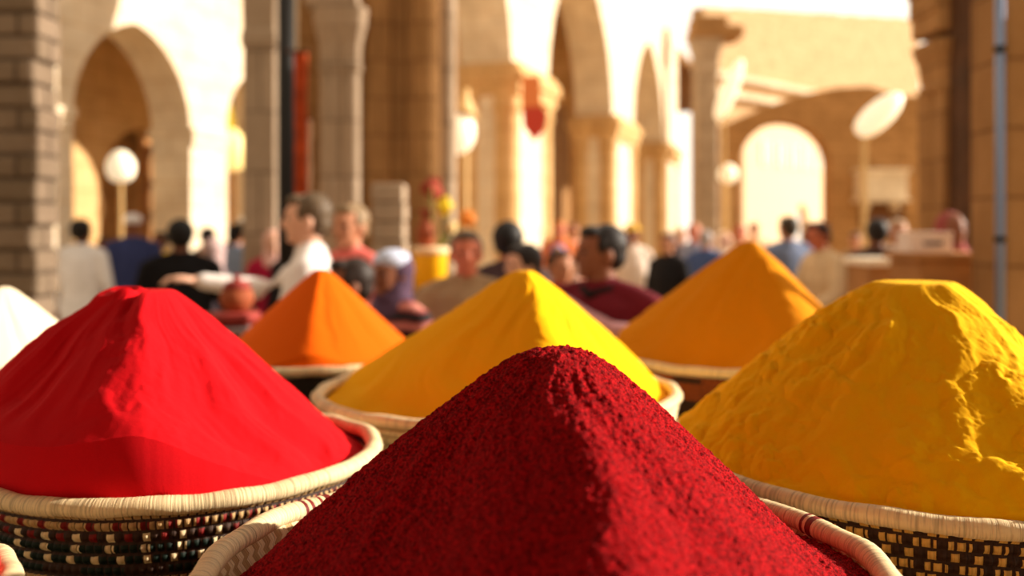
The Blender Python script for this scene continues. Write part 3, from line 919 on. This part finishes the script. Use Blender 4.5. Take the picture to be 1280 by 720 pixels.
SKIN = {'tan': mat('tan skin', (186, 128, 96), .55, spec=.35), 'dark': mat('brown skin', (132, 82, 58), .55, spec=.35), 'pale': mat('pale skin', (222, 172, 146), .55, spec=.35), 'red': mat('ruddy skin', (196, 112, 84), .55, spec=.35)}
def cloth(c): return mat('cloth %d %d %d' % c, c, .92, .15, 30, .08, 12)
def hairm(c): return mat('hair %d %d %d' % c, c, .55, .5, 120)
EYEW = mat('eye white', (235, 230, 222), .3); EYEB = mat('eye iris', (40, 26, 18), .3)

def person(px, top, Y, yaw, label, skin='tan', hair=(24, 18, 16), style='short', shirt=(120, 60, 50), trousers=(50, 44, 44), wear='shirt',
           sleeves='long', arms=('down', 'down'), lean=0.0, headyaw=0.0, wide=1.0, top_mat=None, cap=None, near=None, shoulder=1.0, hdrop=0.0, extra=None):
    H = EYE - (top - HOR) / FPX * Y
    S = H / 1.712
    vx = (.0085 if Y < 5 else .012)
    p = at(px, top, Y)
    root = empty('person', (p.x, Y, 0), label, 'person', None, math.radians(yaw))
    def T(x, y, z):                     # lean of the trunk
        y -= lean * max(0, z - .9)
        return Vector((x, y, z)) * S
    def rr(v): return tuple(a * S for a in v) if isinstance(v, tuple) else v * S
    def loft(bm, pts, rad, ref=Vector((1, 0, 0))): bm_loft(bm, [T(*q) for q in pts], [rr(v) for v in rad], ref=ref)
    hr = Matrix.Rotation(math.radians(headyaw), 3, 'Z')
    def HP(x, y, z):
        q = hr @ Vector((x, y, 0)); return T(q.x, q.y, z)
    def ell(bm, c, r, head=False, rot=None):
        bm_ell(bm, HP(*c) if head else T(*c), tuple(v * S for v in r), rot=(hr @ rot if (rot and head) else (hr if head else rot)))
    W = wide
    # arm poses: (elbow, wrist)
    def pose(k, sg):
        P = {'down': ((.235, .015, 1.12), (.245, -.05, .87)),
             'bent': ((.24, -.02, 1.12), (.12, -.24, 1.06)),
             'fwd': ((.20, -.20, 1.20), (.15, -.46, 1.24)),
             'reach': ((.19, -.26, 1.29), (.14, -.52, 1.33)),
             'face': ((.20, -.16, 1.18), (.07, -.15, 1.42)),
             'fold': ((.23, -.06, 1.14), (-.02, -.19, 1.16)),
             'low': ((.22, -.12, 1.13), (.14, -.36, .98))}[k]
        return [Vector((sg * q[0] * (W if abs(q[0]) > .1 else 1), q[1], q[2])) for q in P]
    sh = [Vector((sg * .170 * W, 0, 1.385)) for sg in (-1, 1)]
    # ---- body: one continuous skin surface
    bm = bmesh.new()
    loft(bm, [(0, 0, .86), (0, -.005, 1.02), (0, -.01, 1.25), (0, 0, 1.37), (0, .005, 1.44), (0, 0, 1.50), (0, -.01, 1.57)],
         [(.155 * W, .105), (.13 * W, .09), (.155 * W, .11), (.155 * W, .085), (.09, .065), (.055, .055), (.052, .056)])
    ell(bm, (0, -.005, 1.612), (.074, .094, .100), True)
    ell(bm, (0, -.045, 1.560), (.054, .052, .058), True)
    ell(bm, (0, -.078, 1.515), (.026, .022, .020), True)
    ell(bm, (0, -.102, 1.580), (.013, .022, .022), True)
    ell(bm, (0, -.092, 1.600), (.009, .016, .030), True)
    ell(bm, (0, -.088, 1.543), (.024, .012, .010), True)
    ell(bm, (0, -.084, 1.634), (.052, .014, .010), True)
    for sg in (-1, 1):
        ell(bm, (sg * .076, .008, 1.588), (.010, .020, .030), True)
        ell(bm, (sg * .034, -.068, 1.585), (.024, .020, .020), True)
    hands = []
    for i, sg in enumerate((-1, 1)):
        e, wv = pose(arms[i], sg)
        loft(bm, [(sg * .03, .01, 1.455), (sg * .10 * W, .005, 1.425), tuple(sh[i])], [.045, .044, .05], ref=Vector((0, 1, 0)))
        loft(bm, [tuple(sh[i]), tuple(sh[i].lerp(e, .5)), tuple(e), tuple(e.lerp(wv, .35)), tuple(wv)], [.052, .044, .037, .038, .025], ref=Vector((0, 1, .2)))
        d = (wv - e).normalized()
        side = Vector((0, 0, 1)).cross(d)
        if side.length < .2: side = Vector((0, 1, 0)).cross(d)
        side.normalize()
        nrm = d.cross(side).normalized()          # back of the hand
        if nrm.z < 0: nrm = -nrm
        c0 = wv + d * .05
        rot = Matrix((side, nrm, d)).transposed()
        bm_ell(bm, T(*c0), (.040 * S, .015 * S, .055 * S), rot=rot)
        for k in range(4):
            b0 = wv + d * .085 + side * (-.028 + k * .019)
            ln = (.062, .072, .067, .052)[k]
            m1 = b0 + d * ln * .55 - nrm * .008; m2 = m1 + d * ln * .35 - nrm * ln * .45
            loft(bm, [tuple(b0 - d * .02), tuple(b0), tuple(m1), tuple(m2)], [.0095, .009, .0085, .0075], ref=nrm)
        tb = wv + d * .025 + side * .03 * (-sg)
        loft(bm, [tuple(tb), tuple(tb + d * .03 + side * .022 * (-sg)), tuple(tb + d * .062 + side * .026 * (-sg) - nrm * .01)], [.012, .0105, .009], ref=nrm)
        hx = .088 * min(W, 1.1)
        loft(bm, [(sg * hx, 0, .88), (sg * (hx + .005), -.01, .68), (sg * (hx + .005), -.005, .47), (sg * (hx + .005), .02, .33), (sg * (hx + .005), .02, .09)], [.080, .07, .05, .05, .034])
        loft(bm, [(sg * (hx + .005), .05, .045), (sg * (hx + .01), -.05, .04), (sg * (hx + .018), -.13, .03)], [(.032, .035), (.04, .03), (.036, .02)], ref=Vector((1, 0, 0)))
    body = remesh_obj('body', bm, SKIN[skin], root, vx * (.85 if Y < 5 else 1), 3)
    for sg in (-1, 1):
        bm = bmesh.new(); ell(bm, (sg * .033, -.083, 1.603), (.013, .009, .009), True); finish('eye', bm, EYEB, root, True, uv=False)
    # ---- clothes
    tm = top_mat or cloth(shirt)
    bm = bmesh.new()
    low = .84 if wear == 'shirt' else (.55 if wear == 'coat' else .80)
    lp = [(0, 0, low), (0, -.005, 1.02), (0, -.012, 1.25), (0, 0, 1.385), (0, .005, 1.445)]
    lr = [(.185 * W, .135), (.165 * W, .122), (.180 * W, .135), (.172 * W, .105), (.095, .075)]
    if wear == 'robe':
        lp = [(0, 0, .12), (0, 0, .5)] + [(0, 0, .84)] + lp[1:]; lr = [(.29 * W, .26), (.26 * W, .21), (.215 * W, .165)] + lr[1:]
    elif wear == 'coat': lr[0] = (.21 * W, .16)
    loft(bm, lp, lr)
    for i, sg in enumerate((-1, 1)):
        e, wv = pose(arms[i], sg)
        loft(bm, [(sg * .05, .01, 1.445), (sg * .11 * W, .005, 1.42), tuple(sh[i])], [.052, .056, .060], ref=Vector((0, 1, 0)))
        if sleeves == 'long': loft(bm, [tuple(sh[i]), tuple(sh[i].lerp(e, .5)), tuple(e), tuple(e.lerp(wv, .9))], [.061, .056, .05, .038], ref=Vector((0, 1, .2)))
        elif sleeves == 'wide': loft(bm, [tuple(sh[i]), tuple(sh[i].lerp(e, .5)), tuple(e), tuple(e.lerp(wv, .85))], [.063, .066, .066, .07], ref=Vector((0, 1, .2)))
        else: loft(bm, [tuple(sh[i]), tuple(sh[i].lerp(e, .75))], [.062, .062], ref=Vector((0, 1, .2)))
    remesh_obj({'shirt': 'shirt', 'robe': 'robe', 'coat': 'coat'}[wear], bm, tm, root, vx, 5)
    if wear != 'robe':
        bm = bmesh.new()
        loft(bm, [(0, 0, .82), (0, 0, .95)], [(.165 * W, .12), (.15 * W, .11)])
        for sg in (-1, 1):
            hx = .09 * min(W, 1.1)
            loft(bm, [(sg * hx, 0, .86), (sg * (hx + .005), -.01, .68), (sg * (hx + .008), -.005, .47), (sg * (hx + .008), .015, .12)], [.092, .085, .068, .06])
        remesh_obj('trousers', bm, cloth(trousers), root, vx * 1.2, 3)
    for sg in (-1, 1):
        hx = .088 * min(W, 1.1)
        bm = bmesh.new(); loft(bm, [(sg * (hx + .005), .06, .045), (sg * (hx + .01), -.05, .045), (sg * (hx + .018), -.14, .035)], [(.04, .043), (.048, .042), (.042, .032)])
        finish('shoe', bm, mat('dark shoe leather', (44, 30, 24), .5), root, True, uv=False)
    # ---- hair and headwear
    if style in ('short', 'long', 'bun', 'thick'):
        bm = bmesh.new(); kx = 1.14 if style == 'thick' else 1.0
        ell(bm, (0, .022, 1.632), (.083 * kx, .088 * kx, .086 * kx), True)
        ell(bm, (0, .045, 1.585), (.070 * kx, .058 * kx, .062), True)
        ell(bm, (0, -.045, 1.680), (.060, .045, .030), True)
        for sg in (-1, 1): ell(bm, (sg * .070, -.012, 1.628), (.012, .028, .036), True)
        if style == 'long':
            loft(bm, [(0, .055, 1.60), (0, .075, 1.50), (0, .10, 1.36)], [(.085, .05), (.095, .045), (.08, .03)])
        if style == 'bun': ell(bm, (0, .115, 1.66), (.045, .042, .045), True)
        remesh_obj('hair', bm, hairm(hair), root, vx * .8, 3)
    if style in ('scarf', 'hood'):
        bm = bmesh.new()
        ell(bm, (0, .028, 1.620), (.096, .092, .104), True)
        ell(bm, (0, .035, 1.545), (.090, .075, .090), True)
        loft(bm, [(0, .02, 1.54), (0, .012, 1.47), (0, .0, 1.39)], [(.085, .075), (.105, .088), (.135, .112)])
        ell(bm, (0, -.028, 1.485), (.07, .062, .045), True)
        remesh_obj('headscarf', bm, cloth(hair), root, vx, 3)
    if cap:
        bm = bmesh.new()
        k, cc = cap
        if k == 'skull': ell(bm, (0, .008, 1.660), (.090, .100, .062), True)
        if k == 'brim':
            ell(bm, (0, .008, 1.668), (.090, .098, .062), True); ell(bm, (0, 0, 1.655), (.15, .16, .012), True)
        if k == 'peak':
            ell(bm, (0, .008, 1.668), (.090, .100, .062), True); ell(bm, (0, -.105, 1.650), (.065, .06, .010), True)
        remesh_obj('cap' if k != 'brim' else 'hat', bm, cloth(cc), root, vx * .9, 2)
    if extra: extra(root, T, loft, vx)
    return root

PLAID = bpy.data.materials.new('plaid red wool'); PLAID.use_nodes = True
n = PLAID.node_tree; b = n.nodes['Principled BSDF']; b.inputs['Roughness'].default_value = .9
t_ = n.nodes.new('ShaderNodeTexCoord'); wv_ = n.nodes.new('ShaderNodeTexWave'); wv_.bands_direction = 'Z'; wv_.inputs['Scale'].default_value = 4.2; wv_.inputs['Distortion'].default_value = 1.5
n.links.new(t_.outputs['Object'], wv_.inputs['Vector'])
r_ = n.nodes.new('ShaderNodeValToRGB'); r_.color_ramp.interpolation = 'CONSTANT'
r_.color_ramp.elements[0].color = s2l((34, 18, 22)); r_.color_ramp.elements[1].position = .45; r_.color_ramp.elements[1].color = s2l((150, 62, 62))
e_ = r_.color_ramp.elements.new(.8); e_.color = s2l((206, 132, 120))
n.links.new(wv_.outputs['Color'], r_.inputs[0]); n.links.new(r_.outputs[0], b.inputs['Base Color'])

# left crowd
person(102, 275, 8.0, 175, 'person in a white shirt with short dark hair seen from behind, at far left', 'dark', style='thick', shirt=(240, 240, 246), wide=1.12)
person(166, 268, 8.9, 200, 'person in a long blue robe and white skull cap seen from behind', 'dark', hair=(62, 72, 120), style='none', shirt=(52, 62, 112), wear='robe', sleeves='wide', wide=1.15, cap=('skull', (240, 240, 250)))
person(226, 276, 6.0, 195, 'person dressed in black with thick black hair seen from behind', 'dark', hair=(14, 12, 14), style='thick', shirt=(16, 14, 18), wear='coat', wide=1.25)
person(264, 298, 6.5, -110, 'person in a greyish-pink headscarf beside the person in black', 'pale', hair=(196, 168, 168), style='scarf', shirt=(60, 48, 56), wear='robe')
person(290, 280, 8.6, 160, 'person in a pale blue-grey shirt with bowed dark head', 'tan', shirt=(128, 142, 170), wide=1.15, lean=.1)
person(305, 272, 10.2, 190, 'person in a white skull cap and dark brown clothes behind the blue-grey shirt', 'pale', style='short', shirt=(70, 52, 44), cap=('skull', (250, 240, 225)))
person(260, 284, 9.6, 170, 'dark-haired person in brown in the crowd left of the blue-grey shirt', 'dark', shirt=(96, 68, 52))
person(342, 288, 7.3, 20, 'person in a crimson top and pink headscarf beside the grey pier', 'pale', hair=(224, 176, 166), style='scarf', shirt=(176, 24, 64), sleeves='long')
person(366, 286, 6.9, -30, 'person in black clothes standing right behind the black awning pole', 'pale', shirt=(22, 20, 26), wear='coat')
person(200, 290, 9.6, -20, 'person in a bright yellow top behind the black-clothed person', 'dark', shirt=(240, 190, 20))
person(130, 296, 9.5, 10, 'dark-clothed person in the left archway between white shirt and blue robe', 'dark', shirt=(50, 34, 28))
# centre left
person(398, 242, 3.95, -85, 'man with grey-brown hair and white shirt reaching left towards a clay pot', 'pale', hair=(96, 78, 58), style='short', shirt=(236, 228, 226), arms=('reach', 'bent'), lean=.06, trousers=(90, 76, 62))
person(438, 255, 4.5, -30, 'man with light brown hair and a pink shirt behind the reaching man', 'tan', hair=(132, 108, 78), style='short', shirt=(222, 112, 104))
person(437, 323, 3.3, -70, 'short dark-haired person in dark red behind the orange cone', 'dark', hair=(40, 26, 20), shirt=(112, 32, 30), arms=('bent', 'bent'))
person(489, 313, 3.78, -40, 'person in a purple and white headscarf and striped red-black shawl', 'dark', hair=(84, 62, 84), style='scarf', top_mat=PLAID, wear='coat', sleeves='wide', arms=('bent', 'bent'), wide=1.15, cap=('skull', (190, 200, 226)))
person(583, 288, 4.1, 8, 'man with short grey-brown hair and a tan sweater facing the camera', 'red', hair=(92, 74, 58), shirt=(158, 130, 98), arms=('fold', 'fold'), wide=1.15)
person(636, 279, 4.9, 170, 'black-haired person seen from behind right of the tan sweater', 'tan', hair=(18, 16, 18), style='thick', shirt=(74, 58, 60), wide=1.1)
person(654, 307, 4.5, -60, 'shorter dark-haired person just behind the middle yellow cone', 'pale', hair=(30, 20, 20), style='thick', shirt=(150, 110, 96))
def sash(root, T, loft, vx):
    bm = bmesh.new()
    loft(bm, [(-.20, -.05, 1.41), (-.10, -.11, 1.395), (.03, -.145, 1.35), (.15, -.15, 1.31), (.25, -.08, 1.30)], [(.034, .034)] * 5, ref=Vector((0, 1, 0)))
    remesh_obj('shoulder_sash', bm, cloth((200, 150, 160)), root, vx, 3)
    bm = bmesh.new()
    loft(bm, [(-.07, -.03, 1.455), (0, -.085, 1.43), (.07, -.03, 1.455)], [.02, .022, .02], ref=Vector((0, 1, 0)))
    remesh_obj('collar', bm, cloth((30, 18, 22)), root, vx, 2)
person(752, 281, 3.4, -40, 'man with black hair in a maroon shirt with a lilac sash, face turned left', 'dark', hair=(26, 18, 18), style='short', shirt=(104, 16, 34), arms=('low', 'down'), wide=1.38, headyaw=-38, extra=sash)
person(700, 312, 5.2, 30, 'person in a red shirt behind the maroon man', 'tan', shirt=(150, 20, 26), hair=(60, 36, 26))
# middle distance
person(697, 306, 8.2, 0, 'person in a blue headscarf seen between the centre men', 'tan', hair=(70, 96, 176), style='scarf', shirt=(190, 160, 150), wear='robe')
person(712, 322, 6.4, 10, 'child in a white shirt beside the maroon man', 'pale', hair=(110, 80, 60), shirt=(240, 226, 220))
person(700, 276, 11, 0, 'person with ginger hair and orange top by the central arcade', 'red', hair=(214, 132, 66), shirt=(214, 120, 70))
person(716, 279, 12, 30, 'person in a pinkish top walking by the central arcade', 'tan', hair=(120, 66, 50), shirt=(206, 150, 130))
person(790, 281, 9.5, 0, 'person in a yellow brimmed hat and white shirt', 'dark', shirt=(232, 214, 200), cap=('brim', (226, 180, 70)))
person(835, 291, 8.4, -40, 'person in a black top with dark brown hair right of the maroon man', 'tan', hair=(70, 34, 26), style='long', shirt=(24, 22, 26))
person(850, 284, 10.2, 20, 'person with pale hair and a cream shirt in the crowd', 'pale', hair=(236, 214, 180), shirt=(236, 210, 190))
person(868, 279, 9.8, -10, 'person in a grey-blue top with ruddy face in the crowd', 'red', hair=(206, 140, 110), shirt=(140, 144, 166))
person(882, 288, 9.4, 160, 'person in denim blue seen from behind in the crowd', 'tan', hair=(160, 150, 150), shirt=(70, 90, 140))
person(905, 290, 10.0, 40, 'person in a dark purple top with pale headscarf', 'pale', hair=(240, 214, 184), style='scarf', shirt=(66, 44, 66))
person(925, 281, 11.0, -30, 'person with reddish hair and beige top left of the archway', 'red', hair=(176, 96, 60), shirt=(222, 190, 160))
person(943, 278, 14.0, 10, 'person in a peach-coloured top far up the street', 'tan', hair=(120, 90, 70), shirt=(226, 178, 140))
person(985, 270, 8.0, 195, 'person in a slate-blue shirt with white collar seen from behind', 'tan', hair=(62, 50, 36), shirt=(112, 126, 158), wide=1.25)
person(1012, 284, 9.0, 180, 'dark-haired person in white just left of the loose beige shirt man', 'dark', style='long', shirt=(230, 214, 196))
person(1044, 277, 6.9, -75, 'man in a loose beige shirt with arms forward, facing left', 'red', hair=(60, 30, 22), shirt=(216, 190, 154), sleeves='wide', arms=('low', 'low'), wide=1.2, lean=.22, wear='coat')
person(1070, 290, 9.9, -20, 'person in a light brown top behind the beige-shirted man', 'tan', hair=(80, 60, 46), shirt=(170, 140, 110))
person(1096, 275, 7.2, 170, 'person in a dark brown coat with thick black hair by the white counter', 'dark', hair=(26, 20, 20), style='thick', shirt=(76, 58, 56), wear='coat', wide=1.1)
person(1122, 274, 7.6, -10, 'grey-haired person in a white top between brown coat and brown pillar', 'tan', hair=(190, 166, 140), shirt=(236, 224, 210))
person(1190, 266, 5.85, 10, 'person in a maroon robe and pinkish headscarf in front of the brown pillar', 'dark', hair=(150, 74, 72), style='scarf', shirt=(112, 40, 44), wear='robe')

# ------------------------------------------------------------------ stall things among the crowd
def box_thing(name, c, s, m, label, cat, bev=.01, rotz=0):
    bm = bmesh.new(); bm_box(bm, (0, 0, s[2] / 2), s, bev)
    o = finish(name, bm, m, loc=c, rotz=rotz); return tag(o, label, cat)
# right counter with white box
c = at(1170, 315, 5.2)
t = empty('stall_cabinet', (c.x, 5.2, 0), 'tan wooden stall cabinet in front of the brown pillar, under the white box', 'cabinet')
bm = bmesh.new(); bm_box(bm, (0, 0, (c.z - .04) / 2), (.36, .40, c.z - .04), .01); finish('carcass', bm, WOOD, t)
bm = bmesh.new(); bm_box(bm, (0, 0, c.z - .02), (.42, .46, .04), .008); finish('top_board', bm, WOOD, t)
bm = bmesh.new(); bm_box(bm, (0, -.205, c.z / 2), (.28, .02, c.z - .3), .005); dr_ = finish('door', bm, WOOD, t)
bm = bmesh.new(); bm_box(bm, (.10, -.225, c.z / 2 + .1), (.015, .025, .12), .004); finish('handle', bm, IRON, dr_)
b0 = at(1155, 318, 5.15)
bxr = empty('printed_box', (b0.x, 5.15, c.z), 'white printed box standing on the tan stall cabinet', 'box')
wd_, ht_ = 52 / FPX * 5.15, 23 / FPX * 5.15
bm = bmesh.new(); bm_box(bm, (0, 0, ht_ / 2), (wd_, .18, ht_), .006); finish('carton', bm, mat('white card', (240, 226, 220), .7), bxr)
bm = bmesh.new(); bm_box(bm, (0, 0, ht_ + .004), (wd_ + .012, .19, .012), .003); finish('lid', bm, mat('white card', (240, 226, 220), .7), bxr)
INK = mat('grey ink', (96, 88, 104), .8)
bm = bmesh.new()     # blurred row of printed characters on its front
xk = -.045
for k, w_ in enumerate((.012, .004, .018, .016, .018, .018)):
    bm_box(bm, (xk + w_ / 2, -.0915, ht_ * .50), (w_, .003, .022 if k > 1 else .018)); xk += w_ + .0045
bm_box(bm, (.012, -.0915, ht_ * .50 - .011), (.10, .003, .005))
finish('print', bm, INK, bxr)
c2 = at(1102, 323, 5.9)
t = empty('counter', (c2.x, 5.95, 0), 'white-topped counter left of the tan stall cabinet', 'counter')
bm = bmesh.new(); bm_box(bm, (0, 0, c2.z - .02), (.30, .45, .045), .006); finish('worktop', bm, mat('white top', (250, 236, 214), .5), t)
bm = bmesh.new(); bm_box(bm, (0, .01, (c2.z - .04) / 2), (.27, .40, c2.z - .04), .008); finish('carcass', bm, WOOD, t)
# black stand with clay pots, left of the orange heap
c = at(280, 402, 3.5)
t = empty('market_stand', (c.x, 3.4, 0), 'black stand with a pale edge behind the left red heap', 'stand')
bm = bmesh.new(); bm_box(bm, (0, 0, (c.z - .02) / 2), (.27, .34, c.z - .02), .01); finish('carcass', bm, mat('black board', (14, 12, 14), .6), t)
bm = bmesh.new(); bm_box(bm, (0, 0, c.z - .012), (.29, .36, .024), .005); finish('top_board', bm, mat('grey edge', (140, 118, 118), .6), t)
CLAY = mat('terracotta', (156, 78, 44), .75, .2, 30, .2, 10); CLAYR = mat('red clay', (146, 50, 42), .7, .2, 30, .2, 10)
zt = c.z
bm = bmesh.new(); bm_lathe(bm, [(.05, 0), (.095, .006), (.105, .03), (.10, .045), (.06, .05)], 32)
o = tag(finish('clay_dish', bm, CLAYR, loc=(at(292, 0, 3.4).x, 3.38, zt), smooth=True), 'wide red clay dish on the black stand, under the pot', 'dish')
x_ = at(296, 0, 3.38).x
t = empty('clay_pot', (x_, 3.38, zt + .05), 'terracotta pot with a rounded lid the reaching man touches', 'pot')
bm = bmesh.new(); bm_lathe(bm, [(.03, 0), (.045, .008), (.062, .04), (.058, .07), (.045, .085)], 32); finish('body', bm, CLAY, t, True)
bm = bmesh.new(); bm_lathe(bm, [(.05, .083), (.052, .09), (.035, .11), (.012, .116)], 32); ld_ = finish('lid', bm, CLAYR, t, True)
bm = bmesh.new(); bm_lathe(bm, [(.008, .114), (.014, .120), (.013, .132), (.006, .137)], 24); finish('knob', bm, CLAYR, ld_, True)
# yellow tub with flowers, on a wooden pedestal
c = at(537, 363, 5.4)
t = empty('wooden_pedestal', (c.x, 5.45, 0), 'plain wooden pedestal carrying the yellow tub', 'pedestal')
bm = bmesh.new(); bm_box(bm, (0, 0, c.z / 2), (.24, .26, c.z), .01); finish('column', bm, WOOD, t)
bm = bmesh.new(); bm_box(bm, (0, 0, c.z - .015), (.28, .3, .03), .005); finish('top_board', bm, WOOD, t)
YEL = mat('yellow plastic', (250, 186, 8), .4)
t = empty('yellow_tub', (c.x, 5.45, c.z), 'bright yellow tub with a pale rim holding flowers and a clay jar', 'tub')
hh = 48 / FPX * 5.4
bm = bmesh.new(); bm_lathe(bm, [(.088, 0), (.094, .01), (.103, hh - .012), (.103, hh - .01)], 32); finish('body', bm, YEL, t, True)
bm = bmesh.new(); bm_lathe(bm, [(.105, hh - .012), (.112, hh - .006), (.112, hh + .02), (.09, hh + .03)], 32); finish('rim', bm, mat('cream plastic', (248, 214, 168), .5), t, True)
x_ = at(532, 0, 5.45).x
t = empty('clay_jar', (x_, 5.45, c.z + hh + .03), 'tall rust-coloured clay jar standing in the yellow tub', 'jar')
bm = bmesh.new(); bm_lathe(bm, [(.035, 0), (.05, .02), (.055, .09), (.04, .14), (.025, .16), (.025, .20)], 28); finish('body', bm, CLAY, t, True)
bm = bmesh.new(); bm_lathe(bm, [(.03, .198), (.038, .205), (.035, .22)], 28); finish('neck_ring', bm, CLAYR, t, True)
def bunch(px, py, Y, r, m, label, n=26, base=None):
    c = at(px, py, Y)
    base = base or (c.x, Y, c.z - .25)
    t = empty('flower_bunch', base, label, 'flowers', 'flowers above the yellow tub')
    off = Vector((c.x, Y, c.z)) - Vector(base)
    bm = bmesh.new()
    core = [off]
    bm_ell(bm, off, (r * .75, r * .75, r * .8))
    for k in range(n):
        d = Vector((random.gauss(0, 1), random.gauss(0, 1), random.gauss(0, 1))).normalized()
        bm_ell(bm, off + Vector((d.x * r * .8, d.y * r * .8, d.z * r * .9)), (r * .3, r * .3, r * .26), u=8, v=6)
    remesh_obj('blossoms', bm, m, t, r * .09, 1)
    bm = bmesh.new(); bm_loft(bm, [(0, 0, 0), (off.x * .4, 0, off.z * .5), (off.x, 0, off.z)], [.007, .006, .006], 8); finish('stem', bm, mat('green stem', (110, 120, 40), .7), t, True)
zb = c.z + hh + .02
bunch(556, 258, 5.45, .055, mat('yellow petals', (228, 196, 36), .8), 'ball of yellow flowers above the yellow tub', base=(at(549, 0, 5.45).x, 5.45, zb))
bunch(584, 273, 5.5, .05, mat('orange petals', (224, 138, 60), .8), 'orange flowers right of the yellow ones, above the tan sweater man', base=(at(552, 0, 5.5).x, 5.49, zb))
bunch(566, 284, 5.4, .033, mat('white petals', (248, 222, 160), .8), 'small cream flowers between the yellow and orange ones', base=(at(548, 0, 5.4).x, 5.41, zb))
bunch(540, 236, 5.6, .07, mat('red petals', (150, 60, 40), .8), 'dark red flowers topping the display behind the clay jar', base=(at(541, 0, 5.6).x, 5.52, zb))
# blue barrel
c = at(538, 366, 4.7)
t = empty('blue_barrel', (c.x, 4.7, 0), 'blue barrel with a white lid in front of the yellow tub', 'barrel')
bm = bmesh.new(); bm_lathe(bm, [(.10, 0), (.11, .03), (.115, c.z * .33), (.11, c.z * .5), (.115, c.z * .7), (.11, c.z - .05), (.09, c.z - .01)], 32); finish('body', bm, mat('blue plastic', (40, 84, 160), .4), t, True)
bm = bmesh.new(); bm_lathe(bm, [(.06, c.z - .012), (.07, c.z), (.055, c.z + .025)], 28); finish('lid', bm, mat('white plastic', (230, 232, 240), .4), t, True)
# stack of grey blocks (462-515, 228-340)
x_ = at(488, 0, 7.0).x
topz = at(0, 230, 7.0).z
nblk = 13
for k in range(nblk):
    hk = topz / nblk
    bm = bmesh.new(); bm_box(bm, (0, 0, hk / 2), (.26 + random.uniform(-.02, .02), .26, hk - .003), .022)
    o = finish('stone_block', bm, GREY, loc=(x_ + random.uniform(-.008, .008), 7.0, k * hk))
    tag(o, 'grey stone block in the stub left of the yellow tub, %s' % ('topmost of its stack' if k == nblk - 1 else ('lowest of its stack' if k == 0 else '%s above lowest' % ['', 'one', 'two', 'three', 'four', 'five', 'six', 'seven', 'eight', 'nine', 'ten', 'eleven', 'twelve'][k])), 'stone block', 'grey stone blocks stacked left of the yellow tub')
# shelf inside the large left archway
q = at(192, 180, 11.6)
t = empty('wall_shelf', (q.x, 11.9, 0), 'wooden shelf rack inside the large left archway', 'shelf')
for x in (-.22, .22):
    bm = bmesh.new(); bm_box(bm, (x, 0, 1.35), (.05, .3, 2.7), .005); finish('upright', bm, WOOD, t)
for z in (.4, .9, 1.35, 1.75, 2.15, 2.6):
    bm = bmesh.new(); bm_box(bm, (0, 0, z), (.40, .3, .035), .004); finish('shelf_board', bm, WOOD, t)

# ------------------------------------------------------------------ bake the remeshed bodies and clothes into plain meshes
bpy.context.view_layer.update()
dg = bpy.context.evaluated_depsgraph_get()
new = []
for o in REMESH:
    new.append(bpy.data.meshes.new_from_object(o.evaluated_get(dg), depsgraph=dg))
for o, me in zip(REMESH, new):
    o.modifiers.clear(); o.data = me
